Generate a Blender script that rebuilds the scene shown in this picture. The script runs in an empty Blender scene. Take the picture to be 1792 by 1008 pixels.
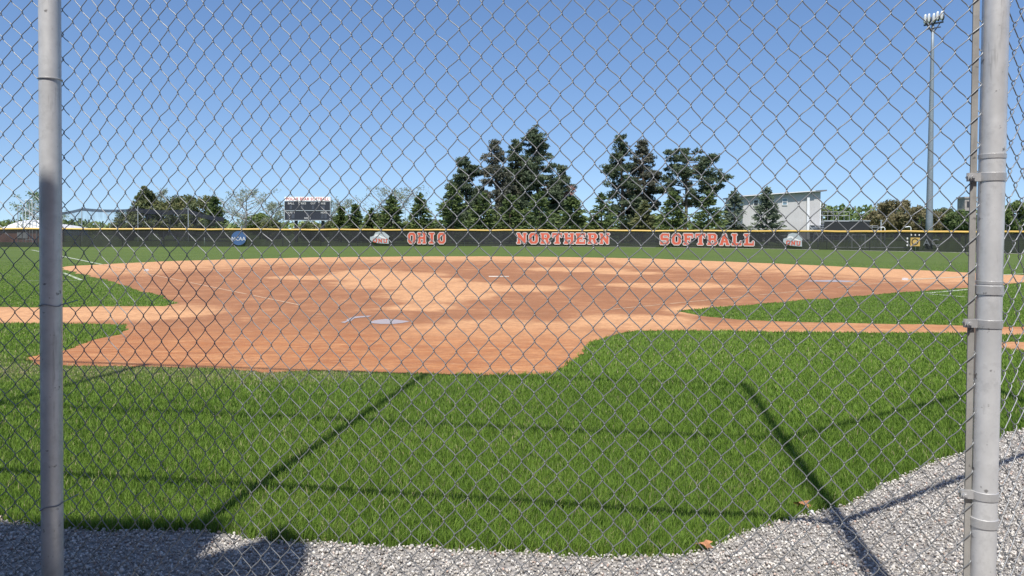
import bpy, math, random
import numpy as np
from mathutils import Vector, Matrix
from mathutils.geometry import delaunay_2d_cdt

random.seed(7); rng = np.random.default_rng(7)
scene = bpy.context.scene
COL = scene.collection

# ------------------------------------------------------------------ camera
F = 1304.0; CX = 896.0; CY = 432.3; EYE = 1.42
PITCH = math.atan((CY - 402.75) / F); ROLL = 0.0031
fwd = Vector((0, math.cos(PITCH), -math.sin(PITCH)))
r0 = Vector((1, 0, 0)); u0 = r0.cross(fwd)
right = r0 * math.cos(ROLL) + u0 * math.sin(ROLL)
up = right.cross(fwd)
cam_d = bpy.data.cameras.new('camera'); cam = bpy.data.objects.new('camera', cam_d); COL.objects.link(cam)
cam.matrix_world = Matrix(((right.x, up.x, -fwd.x, 0), (right.y, up.y, -fwd.y, 0), (right.z, up.z, -fwd.z, EYE), (0, 0, 0, 1)))
cam_d.sensor_width = 36; cam_d.lens = 36 * F / 1792; cam_d.shift_y = -(504 - CY) / 1792
cam_d.clip_start = 0.05; cam_d.clip_end = 4000
scene.camera = cam

# ------------------------------------------------------------------ sun, sky, exposure
ELEV = math.radians(58); TANE = math.tan(ELEV)
SD = Vector((0.154, 0.988, 0)).normalized()          # horizontal direction the light travels
tosun = Vector((-SD.x * math.cos(ELEV), -SD.y * math.cos(ELEV), math.sin(ELEV)))
sun_d = bpy.data.lights.new('sun', 'SUN'); sun_d.energy = 5.0; sun_d.angle = math.radians(0.55); sun_d.color = (1, 0.955, 0.89)
sun = bpy.data.objects.new('sun', sun_d); COL.objects.link(sun)
sun.rotation_euler = tosun.to_track_quat('Z', 'Y').to_euler(); sun.location = (0, 0, 40)
world = bpy.data.worlds.new("World"); scene.world = world; world.use_nodes = True
wn = world.node_tree; bg = wn.nodes['Background']
sky = wn.nodes.new('ShaderNodeTexSky'); sky.sky_type = 'NISHITA'; sky.sun_disc = False
sky.sun_elevation = ELEV; sky.sun_rotation = math.atan2(tosun.x, tosun.y)
sky.altitude = 250; sky.air_density = 1.0; sky.dust_density = 0.6; sky.ozone_density = 1.0
# look the sky up a little above each direction: the photographed horizon is clear blue, without the pale band
wtc = wn.nodes.new('ShaderNodeTexCoord'); wad = wn.nodes.new('ShaderNodeVectorMath'); wad.operation = 'ADD'; wad.inputs[1].default_value = (0, 0, 0.10)
wno = wn.nodes.new('ShaderNodeVectorMath'); wno.operation = 'NORMALIZE'; whs = wn.nodes.new('ShaderNodeHueSaturation')
wn.links.new(wtc.outputs['Generated'], wad.inputs[0]); wn.links.new(wad.outputs[0], wno.inputs[0]); wn.links.new(wno.outputs[0], sky.inputs[0])
whs.inputs['Saturation'].default_value = 1.17; whs.inputs['Hue'].default_value = 0.506
wn.links.new(sky.outputs[0], whs.inputs['Color']); wn.links.new(whs.outputs[0], bg.inputs[0]); bg.inputs[1].default_value = 0.124
scene.view_settings.view_transform = 'Standard'; scene.view_settings.look = 'None'
scene.view_settings.gamma = 1; scene.view_settings.exposure = 0.37
scene.cycles.transparent_max_bounces = 16

# ------------------------------------------------------------------ helpers
def ray(px, py):
    v = right * ((px - CX) / F) + up * ((CY - py) / F) + fwd
    return v
def G(px, py, z=0.0):                      # ground point seen at a pixel of the photograph
    v = ray(px, py); t = (z - EYE) / v.z
    return (v.x * t, v.y * t)
def at(px, py, Y):                         # point at depth Y
    v = ray(px, py); t = Y / v.y
    return Vector((v.x * t, Y, EYE + v.z * t))

def tag(o, label=None, cat=None, group=None, kind=None):
    if label: o['label'] = label
    if cat: o['category'] = cat
    if group: o['group'] = group
    if kind: o['kind'] = kind
    return o
def empty(name, loc, label=None, cat=None, group=None):
    o = bpy.data.objects.new(name, None); COL.objects.link(o); o.location = loc
    o.empty_display_size = 0.2
    return tag(o, label, cat, group)

class MB:
    """collects geometry in world space; build() links it as one mesh object"""
    def __init__(s): s.v = []; s.f = []; s.m = []; s.mi = 0; s.smooth = False
    def quad(s, a, b, c, d):
        n = len(s.v); s.v += [tuple(a), tuple(b), tuple(c), tuple(d)]; s.f.append((n, n+1, n+2, n+3)); s.m.append(s.mi)
    def poly(s, pts):
        n = len(s.v); s.v += [tuple(p) for p in pts]; s.f.append(tuple(range(n, n+len(pts)))); s.m.append(s.mi)
    def box(s, c, size, ax=(1, 0, 0), az=(0, 0, 1)):
        X = Vector(ax).normalized(); Z = Vector(az).normalized(); Y = Z.cross(X).normalized(); Z = X.cross(Y)
        c = Vector(c); hx, hy, hz = size[0]/2, size[1]/2, size[2]/2; n = len(s.v)
        for k in range(8):
            p = c + X*(hx if k & 1 else -hx) + Y*(hy if k & 2 else -hy) + Z*(hz if k & 4 else -hz)
            s.v.append(tuple(p))
        for q in ((0,2,3,1),(4,5,7,6),(0,1,5,4),(2,6,7,3),(0,4,6,2),(1,3,7,5)):
            s.f.append(tuple(n+i for i in q)); s.m.append(s.mi)
    def prism(s, pts, off):                # pts: closed loop, off: extrusion vector
        n = len(s.v); k = len(pts); off = Vector(off)
        s.v += [tuple(Vector(p)) for p in pts] + [tuple(Vector(p)+off) for p in pts]
        s.f.append(tuple(range(n+k-1, n-1, -1))); s.f.append(tuple(range(n+k, n+2*k)))
        s.m += [s.mi]*2
        for i in range(k):
            j = (i+1) % k; s.f.append((n+i, n+j, n+k+j, n+k+i)); s.m.append(s.mi)
    def tube(s, pts, r, sides=8, caps=True):
        pts = [Vector(p) for p in pts]; k = len(pts)
        rs = r if isinstance(r, (list, tuple)) else [r]*k
        n = len(s.v); ref = None
        for i, p in enumerate(pts):
            t = (pts[min(i+1, k-1)] - pts[max(i-1, 0)]).normalized()
            if ref is None: ref = Vector((0, 0, 1)) if abs(t.z) < .9 else Vector((1, 0, 0))
            a = t.cross(ref).normalized(); b = a.cross(t).normalized(); ref = b
            for j in range(sides):
                w = 2*math.pi*j/sides
                s.v.append(tuple(p + a*(math.cos(w)*rs[i]) + b*(math.sin(w)*rs[i])))
        for i in range(k-1):
            for j in range(sides):
                j2 = (j+1) % sides
                s.f.append((n+i*sides+j, n+i*sides+j2, n+(i+1)*sides+j2, n+(i+1)*sides+j)); s.m.append(s.mi)
        if caps:
            s.f.append(tuple(n+j for j in range(sides-1, -1, -1))); s.m.append(s.mi)
            s.f.append(tuple(n+(k-1)*sides+j for j in range(sides))); s.m.append(s.mi)
    def build(s, name, mats, parent=None, smooth=False, label=None):
        if not isinstance(mats, (list, tuple)): mats = [mats]
        me = bpy.data.meshes.new(name)
        V = s.v
        if parent is not None:
            o0 = parent.matrix_local.translation if parent.parent is None else parent.matrix_local.translation
            off = Vector(parent.location) + (Vector(parent.parent.location) if parent.parent else Vector())
            V = [(x-off.x, y-off.y, z-off.z) for x, y, z in V]
        me.from_pydata(V, [], s.f)
        for m in mats: me.materials.append(m)
        if len(mats) > 1: me.polygons.foreach_set('material_index', s.m)
        if smooth: me.polygons.foreach_set('use_smooth', [True]*len(s.f))
        me.update()
        o = bpy.data.objects.new(name, me); COL.objects.link(o)
        if parent is not None: o.parent = parent
        if label: o['label'] = label
        return o

def np_mesh(name, V, Fc, mat, parent=None, smooth=False, attr=None):
    """V (n,3), Fc (m,k) with k 3 or 4"""
    V = np.asarray(V, dtype=np.float32)
    if parent is not None:
        V = V - np.array(Vector(parent.location) + (Vector(parent.parent.location) if parent.parent else Vector()), dtype=np.float32)
    Fc = np.asarray(Fc, dtype=np.int32); m, k = Fc.shape
    me = bpy.data.meshes.new(name)
    me.vertices.add(len(V)); me.vertices.foreach_set('co', V.ravel())
    me.loops.add(m*k); me.loops.foreach_set('vertex_index', Fc.ravel())
    me.polygons.add(m); me.polygons.foreach_set('loop_start', np.arange(0, m*k, k, dtype=np.int32))
    try: me.polygons.foreach_set('loop_total', np.full(m, k, dtype=np.int32))
    except Exception: pass
    if smooth: me.polygons.foreach_set('use_smooth', np.ones(m, dtype=bool))
    me.materials.append(mat)
    me.update(calc_edges=True); me.validate()
    if attr is not None:
        for an, arr in attr.items():
            a = me.attributes.new(an, 'FLOAT', 'POINT'); a.data.foreach_set('value', np.asarray(arr, dtype=np.float32))
    o = bpy.data.objects.new(name, me); COL.objects.link(o)
    if parent is not None: o.parent = parent
    return o

# ------------------------------------------------------------------ materials
def newmat(name):
    m = bpy.data.materials.new(name); m.use_nodes = True
    nt = m.node_tree; b = nt.nodes['Principled BSDF']; return m, nt, b
def ramp(nt, fac, stops, interp='LINEAR'):
    r = nt.nodes.new('ShaderNodeValToRGB'); cr = r.color_ramp; cr.interpolation = interp
    while len(cr.elements) < len(stops): cr.elements.new(0.5)
    for e, (p, c) in zip(cr.elements, stops): e.position = p; e.color = (*c, 1) if len(c) == 3 else c
    nt.links.new(fac, r.inputs[0]); return r.outputs[0]
def noise(nt, scale, detail=4, rough=0.55, coord='Object', vec=None, mapscale=None, dist=0):
    n = nt.nodes.new('ShaderNodeTexNoise'); n.inputs['Scale'].default_value = scale
    n.inputs['Detail'].default_value = detail; n.inputs['Roughness'].default_value = rough; n.inputs['Distortion'].default_value = dist
    if vec is None:
        tc = nt.nodes.new('ShaderNodeTexCoord'); vec = tc.outputs[coord]
    if mapscale:
        mp = nt.nodes.new('ShaderNodeMapping'); mp.inputs['Scale'].default_value = mapscale
        nt.links.new(vec, mp.inputs['Vector']); vec = mp.outputs[0]
    nt.links.new(vec, n.inputs['Vector']); return n.outputs['Fac']
def mix(nt, fac, a, b, mode='MIX'):
    n = nt.nodes.new('ShaderNodeMix'); n.data_type = 'RGBA'; n.blend_type = mode
    for sock, val in ((n.inputs[0], fac), (n.inputs[6], a), (n.inputs[7], b)):
        if isinstance(val, (int, float)): sock.default_value = val
        elif isinstance(val, tuple): sock.default_value = (*val, 1)
        else: nt.links.new(val, sock)
    return n.outputs[2]
def attrn(nt, name):
    a = nt.nodes.new('ShaderNodeAttribute'); a.attribute_name = name; return a.outputs['Fac']
def bump(nt, b, h, strength=0.3, dist=0.01):
    n = nt.nodes.new('ShaderNodeBump'); n.inputs['Strength'].default_value = strength; n.inputs['Distance'].default_value = dist
    nt.links.new(h, n.inputs['Height']); nt.links.new(n.outputs[0], b.inputs['Normal'])
def plain(name, col, rough=0.6, metal=0.0, var=0.12, scale=8.0, bmp=0.0):
    m, nt, b = newmat(name)
    n = noise(nt, scale, 5)
    lo = tuple(c*(1-var) for c in col); hi = tuple(min(1, c*(1+var)) for c in col)
    nt.links.new(ramp(nt, n, [(0.3, lo), (0.7, hi)]), b.inputs['Base Color'])
    b.inputs['Roughness'].default_value = rough; b.inputs['Metallic'].default_value = metal
    if bmp: bump(nt, b, n, bmp)
    return m

def galvanized(name, base, metal, rough, streak=True):
    m, nt, b = newmat(name)
    n1 = noise(nt, 9, 6, 0.65); n2 = noise(nt, 5, 4, 0.6, mapscale=(9, 9, 0.7)); n3 = noise(nt, 55, 2)
    c = ramp(nt, n1, [(0.25, tuple(x*0.86 for x in base)), (0.75, tuple(min(1, x*1.1) for x in base))])
    c = mix(nt, ramp(nt, n3, [(0.3, (0.0,)*3), (0.9, (0.35,)*3)]), c, tuple(x*1.15 for x in base))
    if streak:
        n5 = noise(nt, 3.2, 5, 0.7); n6 = noise(nt, 24, 4, 0.75)
        c = mix(nt, ramp(nt, n5, [(0.42, (0,)*3), (0.62, (0.5,)*3)]), c, tuple(x*0.7 for x in base))
        c = mix(nt, ramp(nt, n6, [(0.52, (0,)*3), (0.7, (0.45,)*3)]), c, tuple(x*0.62 for x in base))
        c = mix(nt, ramp(nt, n2, [(0.60, (0,)*3), (0.72, (0.55,)*3)]), c, (0.16, 0.155, 0.15))
        sp = noise(nt, 28, 3, 0.7)
        c = mix(nt, ramp(nt, sp, [(0.65, (0,)*3), (0.72, (0.75,)*3)]), c, (0.10, 0.095, 0.09))
    nt.links.new(c, b.inputs['Base Color'])
    b.inputs['Metallic'].default_value = metal
    nt.links.new(ramp(nt, n1, [(0.2, (rough-0.08,)*3), (0.8, (rough+0.1,)*3)]), b.inputs['Roughness'])
    bump(nt, b, n3, 0.06, 0.002)
    return m
M = {}
M['pipe'] = galvanized('galvanized_pipe', (0.66, 0.665, 0.67), 0.35, 0.42)
M['wire'] = galvanized('galvanized_wire', (0.24, 0.25, 0.26), 0.55, 0.44, False)
M['band'] = galvanized('galvanized_band', (0.58, 0.58, 0.58), 0.55, 0.45)
M['bar'] = galvanized('galvanized_bar', (0.36, 0.35, 0.33), 0.35, 0.55)

def grass_ground():
    m, nt, b = newmat('turf')
    n1 = noise(nt, 0.35, 5, 0.6); n2 = noise(nt, 9, 6, 0.7); n3 = noise(nt, 60, 3, 0.7); n4 = noise(nt, 1.6, 4, 0.6)
    c = ramp(nt, n1, [(0.3, (0.078, 0.118, 0.028)), (0.7, (0.11, 0.15, 0.04))])
    c = mix(nt, ramp(nt, n2, [(0.35, (0,)*3), (0.75, (0.8,)*3)]), c, (0.06, 0.10, 0.02))
    c = mix(nt, ramp(nt, n4, [(0.55, (0,)*3), (0.8, (0.4,)*3)]), c, (0.14, 0.155, 0.05))
    c = mix(nt, ramp(nt, n3, [(0.3, (0,)*3), (0.8, (0.5,)*3)]), c, (0.12, 0.165, 0.045))
    nt.links.new(c, b.inputs['Base Color']); b.inputs['Roughness'].default_value = 0.9
    b.inputs['Specular IOR Level'].default_value = 0.15
    bump(nt, b, n3, 0.8, 0.03)
    return m
M['turf'] = grass_ground()

def leafmat(name, stops, trans=0.35, attr='tint', rough=0.6):
    m, nt, b = newmat(name)
    c = ramp(nt, attrn(nt, attr), stops)
    nt.links.new(c, b.inputs['Base Color']); b.inputs['Roughness'].default_value = rough
    b.inputs['Specular IOR Level'].default_value = 0.25
    out = nt.nodes['Material Output']
    tr = nt.nodes.new('ShaderNodeBsdfTranslucent'); nt.links.new(c, tr.inputs[0])
    mx = nt.nodes.new('ShaderNodeMixShader'); mx.inputs[0].default_value = trans
    nt.links.new(b.outputs[0], mx.inputs[1]); nt.links.new(tr.outputs[0], mx.inputs[2]); nt.links.new(mx.outputs[0], out.inputs[0])
    return m
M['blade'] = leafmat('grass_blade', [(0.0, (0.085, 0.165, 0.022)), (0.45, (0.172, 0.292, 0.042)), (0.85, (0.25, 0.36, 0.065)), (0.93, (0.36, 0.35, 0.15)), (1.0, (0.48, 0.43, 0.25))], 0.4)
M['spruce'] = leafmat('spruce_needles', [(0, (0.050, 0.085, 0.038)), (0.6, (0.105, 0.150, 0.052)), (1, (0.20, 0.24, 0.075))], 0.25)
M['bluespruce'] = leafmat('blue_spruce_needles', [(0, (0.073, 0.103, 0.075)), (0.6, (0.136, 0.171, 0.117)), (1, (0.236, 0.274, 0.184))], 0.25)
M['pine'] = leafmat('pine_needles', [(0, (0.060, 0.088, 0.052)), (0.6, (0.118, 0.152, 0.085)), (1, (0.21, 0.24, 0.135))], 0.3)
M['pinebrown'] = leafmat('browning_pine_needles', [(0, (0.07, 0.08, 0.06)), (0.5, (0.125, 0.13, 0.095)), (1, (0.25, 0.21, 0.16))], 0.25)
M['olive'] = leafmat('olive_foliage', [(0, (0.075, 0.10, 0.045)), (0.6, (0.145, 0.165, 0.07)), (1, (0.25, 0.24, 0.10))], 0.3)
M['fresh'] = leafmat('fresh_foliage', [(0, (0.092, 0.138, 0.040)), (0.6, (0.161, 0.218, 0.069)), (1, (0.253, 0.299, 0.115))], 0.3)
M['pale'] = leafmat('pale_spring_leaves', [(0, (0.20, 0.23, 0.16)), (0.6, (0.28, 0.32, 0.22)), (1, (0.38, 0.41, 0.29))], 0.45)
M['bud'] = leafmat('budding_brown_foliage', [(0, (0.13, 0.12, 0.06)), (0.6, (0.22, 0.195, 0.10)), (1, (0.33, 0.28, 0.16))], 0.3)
M['bark'] = plain('bark', (0.11, 0.085, 0.065), 0.9, var=0.3, scale=20)
M['greybark'] = plain('grey_bark', (0.27, 0.25, 0.22), 0.9, var=0.25, scale=20)

def dirtmat():
    m, nt, b = newmat('infield_clay')
    wet = attrn(nt, 'wet'); red = attrn(nt, 'red')
    n1 = noise(nt, 1.1, 6, 0.62); n2 = noise(nt, 14, 5, 0.7); n3 = noise(nt, 1.6, 7, 0.72, mapscale=(1.0, 3.5, 1), dist=.8); n4 = noise(nt, 70, 3, 0.6)
    # wet factor = attribute + noise
    ma = nt.nodes.new('ShaderNodeMath'); ma.operation = 'MULTIPLY_ADD'; ma.inputs[1].default_value = 1.0; nt.links.new(n1, ma.inputs[0]); wo = nt.nodes.new('ShaderNodeMath'); wo.operation = 'SUBTRACT'; wo.inputs[1].default_value = 1.0; nt.links.new(wet, wo.inputs[0]); nt.links.new(wo.outputs[0], ma.inputs[2])
    mb = nt.nodes.new('ShaderNodeMath'); mb.operation = 'MULTIPLY_ADD'; mb.inputs[1].default_value = 0.6; nt.links.new(n3, mb.inputs[0]); nt.links.new(ma.outputs[0], mb.inputs[2])
    c = ramp(nt, mb.outputs[0], [(0.52, (0.60, 0.335, 0.165)), (0.70, (0.46, 0.245, 0.12)), (0.84, (0.335, 0.150, 0.068)), (1.0, (0.27, 0.12, 0.055))])
    c = mix(nt, red, c, mix(nt, ramp(nt, n3, [(0.42, (0,)*3), (0.70, (1,)*3)]), (0.345, 0.130, 0.048), (0.55, 0.275, 0.118)))
    n6 = noise(nt, 3.2, 6, 0.72); n7 = noise(nt, 2.6, 6, 0.75, mapscale=(1, 5, 1), dist=.6)
    c = mix(nt, ramp(nt, n2, [(0.38, (0.4,)*3), (0.62, (0.0,)*3)]), c, (0.24, 0.11, 0.06))
    c = mix(nt, ramp(nt, n6, [(0.40, (0.35,)*3), (0.56, (0,)*3)]), c, (0.26, 0.12, 0.062))
    c = mix(nt, ramp(nt, n7, [(0.56, (0,)*3), (0.66, (0.5,)*3)]), c, (0.60, 0.36, 0.20))
    c = mix(nt, ramp(nt, n4, [(0.58, (0,)*3), (0.74, (0.4,)*3)]), c, (0.62, 0.40, 0.25))
    nt.links.new(c, b.inputs['Base Color']); b.inputs['Roughness'].default_value = 0.85
    b.inputs['Specular IOR Level'].default_value = 0.2
    bump(nt, b, n2, 0.7, 0.02)
    return m
M['dirt'] = dirtmat()
M['gravelbase'] = plain('gravel_bed', (0.30, 0.28, 0.255), 0.95, var=0.5, scale=60, bmp=1.0)
def stonemat():
    m, nt, b = newmat('gravel_stone')
    c = ramp(nt, attrn(nt, 'tint'), [(0, (0.20, 0.185, 0.17)), (0.3, (0.40, 0.375, 0.345)), (0.6, (0.58, 0.55, 0.505)), (0.86, (0.80, 0.77, 0.71)), (0.95, (0.52, 0.38, 0.31)), (1, (0.36, 0.24, 0.19))])
    n = noise(nt, 120, 3); c = mix(nt, ramp(nt, n, [(0.3, (0.25,)*3), (0.6, (0,)*3)]), c, (0.2, 0.19, 0.18))
    nt.links.new(c, b.inputs['Base Color']); b.inputs['Roughness'].default_value = 0.85
    return m
M['stone'] = stonemat()
M['chalk'] = plain('chalk', (0.40, 0.43, 0.34), 0.95, var=0.15, scale=30)
m, nt, b = newmat('puddle_water'); b.inputs['Base Color'].default_value = (0.40, 0.315, 0.275, 1); b.inputs['Roughness'].default_value = 0.28; b.inputs['Specular IOR Level'].default_value = 0.35; M['water'] = m
M['concrete'] = plain('mow_strip_concrete', (0.55, 0.53, 0.47), 0.9, var=0.3, scale=3)
M['yellow'] = plain('yellow_plastic', (0.62, 0.40, 0.10), 0.45, var=0.06, scale=2)
M['orange'] = plain('orange_print', (0.50, 0.095, 0.05), 0.6, var=0.08, scale=3)
M['red'] = plain('red_print', (0.50, 0.03, 0.02), 0.6, var=0.06, scale=3)
M['faintprint'] = plain('faded_print', (0.12, 0.13, 0.14), 0.6)
M['outline'] = plain('outline_print', (0.47, 0.42, 0.40), 0.6, var=0.08, scale=3)
M['white'] = plain('white_print', (0.66, 0.65, 0.63), 0.6, var=0.05, scale=3)
M['silver'] = plain('silver_print', (0.36, 0.40, 0.41), 0.6, var=0.1, scale=3)
M['blue'] = plain('blue_print', (0.045, 0.10, 0.22), 0.5, var=0.1, scale=3)
M['gold'] = plain('gold_print', (0.48, 0.32, 0.09), 0.5, var=0.08, scale=3)
M['black'] = plain('black_print', (0.015, 0.016, 0.018), 0.6, var=0.1)
M['navy'] = plain('scoreboard_panel', (0.020, 0.023, 0.032), 0.5, var=0.15, scale=1)
M['digit'] = plain('unlit_digit_panel', (0.055, 0.062, 0.078), 0.4, var=0.2, scale=3)
M['dark'] = plain('dark_steel', (0.035, 0.035, 0.04), 0.5)
M['alu'] = plain('aluminium', (0.42, 0.44, 0.46), 0.45, 0.4, var=0.1, scale=3)
M['whitepaint'] = plain('white_paint', (0.64, 0.65, 0.66), 0.5, var=0.06, scale=2)
M['greywall'] = None
def siding():
    m, nt, b = newmat('grey_ribbed_siding')
    tc = nt.nodes.new('ShaderNodeTexCoord'); w = nt.nodes.new('ShaderNodeTexWave'); w.wave_type = 'BANDS'; w.bands_direction = 'X'
    w.inputs['Scale'].default_value = 1.6; w.inputs['Distortion'].default_value = 0; nt.links.new(tc.outputs['Object'], w.inputs['Vector'])
    n = noise(nt, 0.9, 4)
    c = ramp(nt, n, [(0.3, (0.43, 0.42, 0.41)), (0.7, (0.48, 0.47, 0.46))])
    c = mix(nt, ramp(nt, w.outputs['Fac'], [(0.86, (0,)*3), (0.96, (0.35,)*3)]), c, (0.36, 0.36, 0.37))
    nt.links.new(c, b.inputs['Base Color']); b.inputs['Roughness'].default_value = 0.5
    bump(nt, b, w.outputs['Fac'], 0.5, 0.03); return m
M['greywall'] = siding()
M['roofmetal'] = plain('roof_metal', (0.19, 0.19, 0.20), 0.45, 0.2)
M['glass'] = plain('window_glass', (0.16, 0.24, 0.30), 0.12, 0.0, var=0.3, scale=2)
def brick():
    m, nt, b = newmat('red_brick')
    t = nt.nodes.new('ShaderNodeTexBrick'); t.inputs['Color1'].default_value = (0.33, 0.10, 0.06, 1); t.inputs['Color2'].default_value = (0.42, 0.15, 0.09, 1); t.inputs['Mortar'].default_value = (0.45, 0.4, 0.36, 1); t.inputs['Scale'].default_value = 2.2
    tc = nt.nodes.new('ShaderNodeTexCoord'); mp = nt.nodes.new('ShaderNodeMapping'); mp.inputs['Rotation'].default_value = (math.pi/2, 0, 0)
    nt.links.new(tc.outputs['Object'], mp.inputs[0]); nt.links.new(mp.outputs[0], t.inputs['Vector']); nt.links.new(t.outputs[0], b.inputs['Base Color']); b.inputs['Roughness'].default_value = 0.85
    return m
M['brick'] = brick()
M['stonewall'] = plain('grey_stone', (0.30, 0.27, 0.25), 0.9, var=0.3, scale=1.5)
def screenmat(name, col, alpha):
    m, nt, b = newmat(name)
    n = noise(nt, 0.55, 5, 0.6); n2 = noise(nt, 2.5, 4, 0.6, mapscale=(1, 1, 0.25))
    c = ramp(nt, n, [(0.3, tuple(x*0.8 for x in col)), (0.7, tuple(x*1.25 for x in col))])
    nt.links.new(c, b.inputs['Base Color']); b.inputs['Roughness'].default_value = 0.75
    b.inputs['Specular IOR Level'].default_value = 0.2
    tr = nt.nodes.new('ShaderNodeBsdfTransparent'); mx = nt.nodes.new('ShaderNodeMixShader')
    nt.links.new(ramp(nt, n2, [(0.3, (1-alpha*1.35,)*3), (0.7, (1-alpha*0.75,)*3)]), mx.inputs[0])
    nt.links.new(tr.outputs[0], mx.inputs[1]); nt.links.new(b.outputs[0], mx.inputs[2]); nt.links.new(mx.outputs[0], nt.nodes['Material Output'].inputs[0])
    return m
M['screen'] = screenmat('windscreen_fabric', (0.024, 0.025, 0.027), 0.12)
M['netdark'] = screenmat('bunched_net', (0.022, 0.025, 0.04), 0.16)
M['netthin'] = screenmat('fine_net', (0.06, 0.065, 0.08), 0.88)

# ------------------------------------------------------------------ ground and field
def inside(poly, X, Y):
    r = np.zeros(X.shape, bool); n = len(poly); j = n-1
    for i in range(n):
        xi, yi = poly[i]; xj, yj = poly[j]
        c = ((yi > Y) != (yj > Y)) & (X < (xj-xi)*(Y-yi)/((yj-yi) + 1e-12) + xi)
        r ^= c; j = i
    return r
def densify(poly, step, jitter, seed=1, closed=True):
    rr = random.Random(seed); out = []; n = len(poly)
    for i in range(n if closed else n-1):
        a = Vector(poly[i]); b_ = Vector(poly[(i+1) % n]); L = (b_-a).length; k = max(1, int(L/step(a.y)))
        for q in range(k):
            p = a.lerp(b_, q/k); j = jitter(p.y)
            out.append((p.x + rr.uniform(-j, j), p.y + rr.uniform(-j, j)))
    if not closed: out.append(tuple(poly[-1]))
    return out
def sheet(name, poly, z, spacing, mat, kind='structure', attrs=None, bounds=None):
    xs = [p[0] for p in poly]; ys = [p[1] for p in poly]
    gx, gy = np.meshgrid(np.arange(min(xs), max(xs), spacing), np.arange(min(ys), max(ys), spacing))
    gx = gx.ravel() + rng.uniform(-.2, .2, gx.size)*spacing; gy = gy.ravel() + rng.uniform(-.2, .2, gy.size)*spacing
    k = inside(poly, gx, gy); pts = [Vector(p) for p in poly] + [Vector((x, y)) for x, y in zip(gx[k], gy[k])]
    n = len(poly); v, e, f, *_ = delaunay_2d_cdt(pts, [], [list(range(n))], 1, 1e-4)
    V = np.array([(p.x, p.y, z) for p in v]); Fc = np.array([t for t in f if len(t) == 3])
    o = np_mesh(name, V, Fc, mat, attr=attrs(V) if attrs else None)
    tag(o, kind=kind); return o

mb = MB(); S = 900
nn = 24
for i in range(nn):
    for j in range(nn):
        x0 = -S + 2*S*i/nn; x1 = -S + 2*S*(i+1)/nn; y0 = -60 + (S+60)*j/nn; y1 = -60 + (S+60)*(j+1)/nn
        mb.quad((x0, y0, 0), (x1, y0, 0), (x1, y1, 0), (x0, y1, 0))
tag(mb.build('ground', M['turf']), kind='structure')

# skinned infield outline (traced on the photograph, then laid out on the ground)
far_arc = [(112, 466.5), (200, 461.5), (300, 457), (420, 453.5), (550, 450.5), (700, 449), (850, 448.6), (1000, 450), (1150, 453), (1300, 459), (1450, 465.5), (1600, 472.5), (1700, 477.5), (1900, 487)]
right_side = [(1900, 489), (1792, 495), (1691, 504), (1568, 512.5), (1467, 521), (1342, 531), (1250, 538), (1190, 545), (1215, 553), (1300, 560), (1400, 563.5), (1560, 567.5), (1690, 570), (1900, 574), (1900, 589), (1690, 584), (1500, 583), (1300, 581), (1180, 580), (1100, 580), (1068, 588), (1040, 602), (1010, 618), (992, 634), (980, 655)]
front = [(980, 655.5), (850, 655), (700, 653), (560, 651.5), (400, 648), (250, 643.5), (150, 640), (75, 636), (50, 630)]
left_side = [(58, 626), (112, 612), (150, 598), (205, 585), (232, 576), (222, 568), (160, 567), (60, 566), (-120, 565), (-120, 538), (60, 538), (160, 537.5), (290, 536), (318, 530), (300, 525), (262, 513), (205, 497), (160, 484), (112, 472)]
DIRT = [G(*p) for p in far_arc + right_side + front + left_side]
DIRTP = densify(densify(DIRT, lambda y: 0.45, lambda y: 0.09, 2), lambda y: 0.05*y/8+0.02, lambda y: 0.028, 3)
def blob(V, px, py, rx, ry, pw=1.0):
    c = G(px, py); a = G(px-rx, py); d = abs(c[0]-a[0]); y0 = G(px, py-ry)[1]; y1 = G(px, py+ry)[1]; cy = (y0+y1)/2; ey = abs(y0-y1)/2
    q = ((V[:, 0]-c[0])/d)**2 + ((V[:, 1]-cy)/ey)**2
    return np.clip(1.35-q*0.9, 0, 1)**pw
def dist_to(V, poly):
    d = np.full(len(V), 1e9)
    for i in range(len(poly)-1):
        a = np.array(poly[i]); b_ = np.array(poly[i+1]); ab = b_-a
        t = np.clip(((V[:, :2]-a)@ab)/(ab@ab+1e-9), 0, 1)
        d = np.minimum(d, np.hypot(*(V[:, :2]-a-t[:, None]*ab).T))
    return d
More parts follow.
